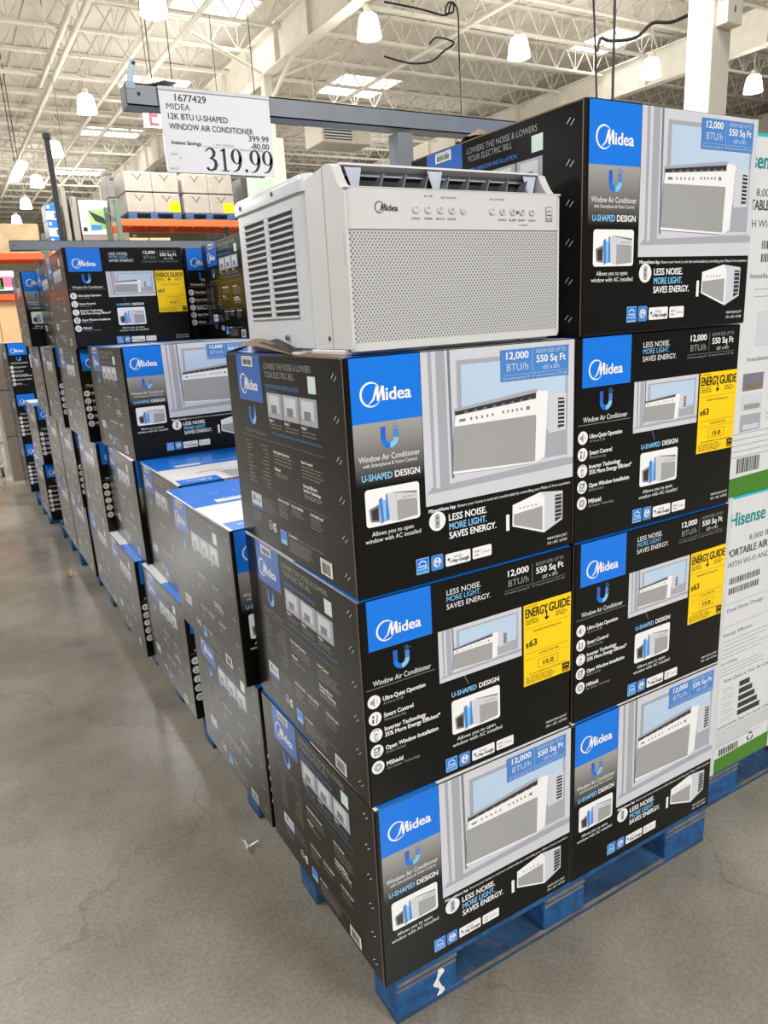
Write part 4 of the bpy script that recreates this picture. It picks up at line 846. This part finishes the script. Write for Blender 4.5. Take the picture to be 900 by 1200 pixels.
# cartons with blue labels past the last boxes
for k in range(3): 
    def lb(a): a.rect(.1, .3, .9, .7, DBLUE)
    m = MB(); m.box(-.2, .4, 7.5, 8.15, .135+k*.485, .135+k*.485+.48, mat('brown_grey_carton', (150, 140, 126), rough=.5), .006)
    a = Art(m, (-.2, 8.15, .135+k*.485+.48), (0, -1, 0), (0, 0, -1), (-1, 0, 0), .65, .48); a.rect(.3, .2, .75, .5, DBLUE); a.lines(.3, .8, .6, .8, 4, WHITE, .02); a.rect(.0, .94, 1, 1, mat('lilac_edge', (150, 160, 215)))
    tag(m.build('carton'), '%s grey-brown carton with blue label at the end of the row' % ('bottom', 'middle', 'top')[k], 'box', 'cartons at the end of the row')
# hanging signs, heater, emergency lights, cables
m = MB(); m.box(0, 1.9, -.02, .02, -.5, 0, mat('sign_white', (236, 234, 228), rough=.4)); a = Art(m, (0, -.021, 0), (1, 0, 0), (0, 0, -1), (0, -1, 0), 1.9, .5); a.text('E', .06, .17, .92, .84, mat('sign_red', (214, 30, 44), rough=.4), True)
for x in (.2, 1.7): m.tube([(x, 0, 0), (x, 0, 2.3)], .008, RGD, 5)
tag(m.build('hanging_sign', None, (3.97, 16.2, 6.3)), 'white hanging sign with a red letter half hidden by the price sign', 'sign')
hv = empty('unit_heater', (8.9, 17.6, 6.1), 'grey hanging heater unit beyond the sign rail post', 'heater')
m = MB(); m.box(0, 1.5, 0, 1, 0, .62, mat('heater_grey', (188, 182, 170), rough=.5), .02); m.build('casing', hv)
m = MB(); m.box(.1, .9, -.03, .0, .08, .5, DARK); [m.box(.1, .9, -.05, -.02, .1+k*.07, .125+k*.07, P1) for k in range(6)]; m.build('louvre', hv)
m = MB(); m.tube([(.1, .5, .62), (.1, .5, 2.6)], .012, STEEL, 5); m.build('hanger', hv); m = MB(); m.tube([(1.4, .5, .62), (1.4, .5, 2.6)], .012, STEEL, 5); m.build('hanger', hv)
em = empty('emergency_light', (7.64, 4.88, 4.58), 'white emergency light box with two lamp heads on the column', 'emergency light')
m = MB(); m.box(-.13, .14, -.14, 0, 0, .3, COLM, .012, 2); m.build('housing', em)
m = MB(); m.box(-.01, .01, -.145, -.139, .12, .18, DARK, .002); m.build('latch', em)
for x, mt in ((-.16, mat('lamp_head_grey', (150, 148, 144), rough=.3)), (.19, COLM)):
    m = MB(); m.tube([(x, -.02, .36), (x, -.05, .36), (x, -.12, .36), (x, -.135, .36)], [.04, .075, .085, .075], mt, 16); m.tube([(x, -.07, .36), (x*.6, -.07, .29)], .012, mt, 6); m.tube([(x, -.136, .36), (x, -.139, .36)], .06, P2, 14); m.build('lamp_head', em)
m = MB(); m.tube([(.0, -.05, .3), (.005, -.05, 2.8)], .012, COLM, 6); m.build('conduit', em)
CB = mat('cable_black', (26, 26, 28), rough=.5)
def cable(name, pts, r_, lab, cat, mt=CB):
    out = []
    P_ = [Vector(p) for p in pts]
    for i in range(len(P_)-1):
        a_, b_, c_, d_ = P_[max(i-1, 0)], P_[i], P_[i+1], P_[min(i+2, len(P_)-1)]
        for k in range(6):
            t = k/6; out.append(.5*((2*b_)+(c_-a_)*t+(2*a_-5*b_+4*c_-d_)*t*t+(-a_+3*b_-3*c_+d_)*t**3))
    out.append(P_[-1]); m = MB(); m.tube(out, r_, mt, 6); return tag(m.build(name), lab, cat)
cable('suspension_cable', [Vector((1.85, 1.217, 2.945)), Vector((1.811, 1.158, 2.685)), Vector((1.776, 1.109, 2.463)), Vector((1.745, 1.065, 2.261))], .0045, 'black drop cable rising behind the topmost box', 'cable')
p = Vector((1.872, 1.115, 2.467)); cable('drop_rod', [(p.x, p.y, 2.0), (p.x, p.y, 5), (p.x, p.y, 8.6)], .006, 'thin dark rod rising behind the topmost box, beside the drop cable', 'rod', RGD)
cable('power_cable', [Vector((6.937, 6.105, 4.631)), Vector((7.001, 6.115, 4.78)), Vector((7.103, 6.045, 4.743)), Vector((7.371, 5.899, 4.767)), Vector((7.583, 5.827, 4.927)), Vector((7.811, 5.698, 4.933)), Vector((8.161, 5.551, 5.105)), Vector((8.434, 5.472, 5.354))], .02, 'thick black power cable sagging from the drop cable to the column', 'cable')
cable('power_cable', [Vector((6.607, 10.482, 6.587)), Vector((7.067, 10.176, 6.449)), Vector((7.43, 9.926, 6.318)), Vector((7.515, 9.918, 6.448)), Vector((7.575, 9.904, 6.513)), Vector((7.548, 9.874, 6.365)), Vector((7.438, 9.935, 6.358)), Vector((7.515, 9.939, 6.516)), Vector((7.613, 9.844, 6.388)), Vector((7.518, 9.697, 5.741)), Vector((7.357, 9.455, 4.663)), Vector((7.332, 9.428, 4.528))], .015, 'black cable with a loop hanging from a joist', 'cable')
cable('power_cable', [Vector((6.449, 10.305, 5.726)), Vector((6.789, 10.07, 5.596)), Vector((7.093, 9.898, 5.604)), Vector((7.303, 9.825, 5.754)), Vector((7.471, 9.767, 5.88)), Vector((7.246, 9.926, 5.976)), Vector((7.119, 9.968, 5.875))], .015, 'thin black cable draped between two joists', 'cable')
for (x, y, z, lab) in ((3.225, 8.12, 4.27, 'thin wire dropping from the roof beside the big white beam'), (1.868, 7.697, 4.247, 'thin wire dropping behind the end of the sign rail'), (2.254, 8.221, 4.341, 'thin wire dropping behind the printed top of the price sign'), (2.01, 14.698, 3.992, 'thin dark wire dropping behind the black pole')):
    cable('hanging_wire', [(x, y, z-.05), (x, y, (z+8.7)/2), (x, y, 8.7)], .006, lab, 'wire', RGD)

# shopping cart at the far end of the aisle
CW = mat('cart_wire', (176, 178, 180), rough=.3, metal=.6)
ct = empty('shopping_cart', (-.46, 9.2, 0), 'grey wire shopping cart standing at the far end of the aisle', 'cart')
m = MB(); 
for z, s in ((.55, .0), (.7, .03), (.85, .05), (1.0, .07)):
    m.tube([(-.25-s, -.4-s, z), (.25+s, -.4-s, z), (.25+s, .4+s, z), (-.25-s, .4+s, z), (-.25-s, -.4-s, z)], .007, CW, 6)
for k in range(9): x = -.25+.5*k/8; m.tube([(x, -.4, .55), (x*1.28, -.47, 1.0)], .004, CW, 5); m.tube([(x, .4, .55), (x*1.28, .47, 1.0)], .004, CW, 5); m.tube([(x, -.4, .55), (x, .4, .55)], .004, CW, 5)
for k in range(13): y = -.4+.8*k/12; m.tube([(-.25, y, .55), (-.32, y*1.17, 1.0)], .004, CW, 5); m.tube([(.25, y, .55), (.32, y*1.17, 1.0)], .004, CW, 5)
m.build('basket', ct)
m = MB(); m.tube([(-.22, -.45, .12), (.22, -.45, .12), (.22, .45, .12), (-.22, .45, .12), (-.22, -.45, .12)], .015, CW, 8); m.tube([(-.22, .4, .12), (-.25, .3, .55)], .013, CW, 8); m.tube([(.22, .4, .12), (.25, .3, .55)], .013, CW, 8); m.tube([(.22, -.4, .12), (.25, -.3, .55)], .013, CW, 8); m.tube([(-.22, -.4, .12), (-.25, -.3, .55)], .013, CW, 8); m.build('frame', ct)
m = MB(); m.tube([(-.3, -.5, 1.0), (-.3, -.58, 1.06), (.3, -.58, 1.06), (.3, -.5, 1.0)], .016, mat('cart_red', (190, 40, 40), rough=.4), 8); m.build('handle', ct)
for x in (-.22, .22):
    for y in (-.45, .45): m = MB(); m.tube([(x-.015, y, .06), (x+.015, y, .06)], .06, RGD, 14); m.tube([(x, y, .06), (x, y, .12)], .008, CW, 6); m.build('wheel', ct)
tag(scrap('green_bag', (-.35, 9.1, .58), .16, 'x', 'bag', 9, mat('bag_green', (90, 190, 160), rough=.5)), 'green bag lying in the shopping cart', 'bag')
m = MB()   # shred of white tape on the front pallet's corner block
g = [[(.122+.008*math.sin(k*.9)+dx*(1+.35*math.sin(k*1.7)), -.0035, .022+.078*k/10) for dx in (-.008, .008)] for k in range(11)]
sheet(m, g, SC); tp = m.build('tape_strip', pal0); tp['label'] = 'shred of white tape on the corner block'
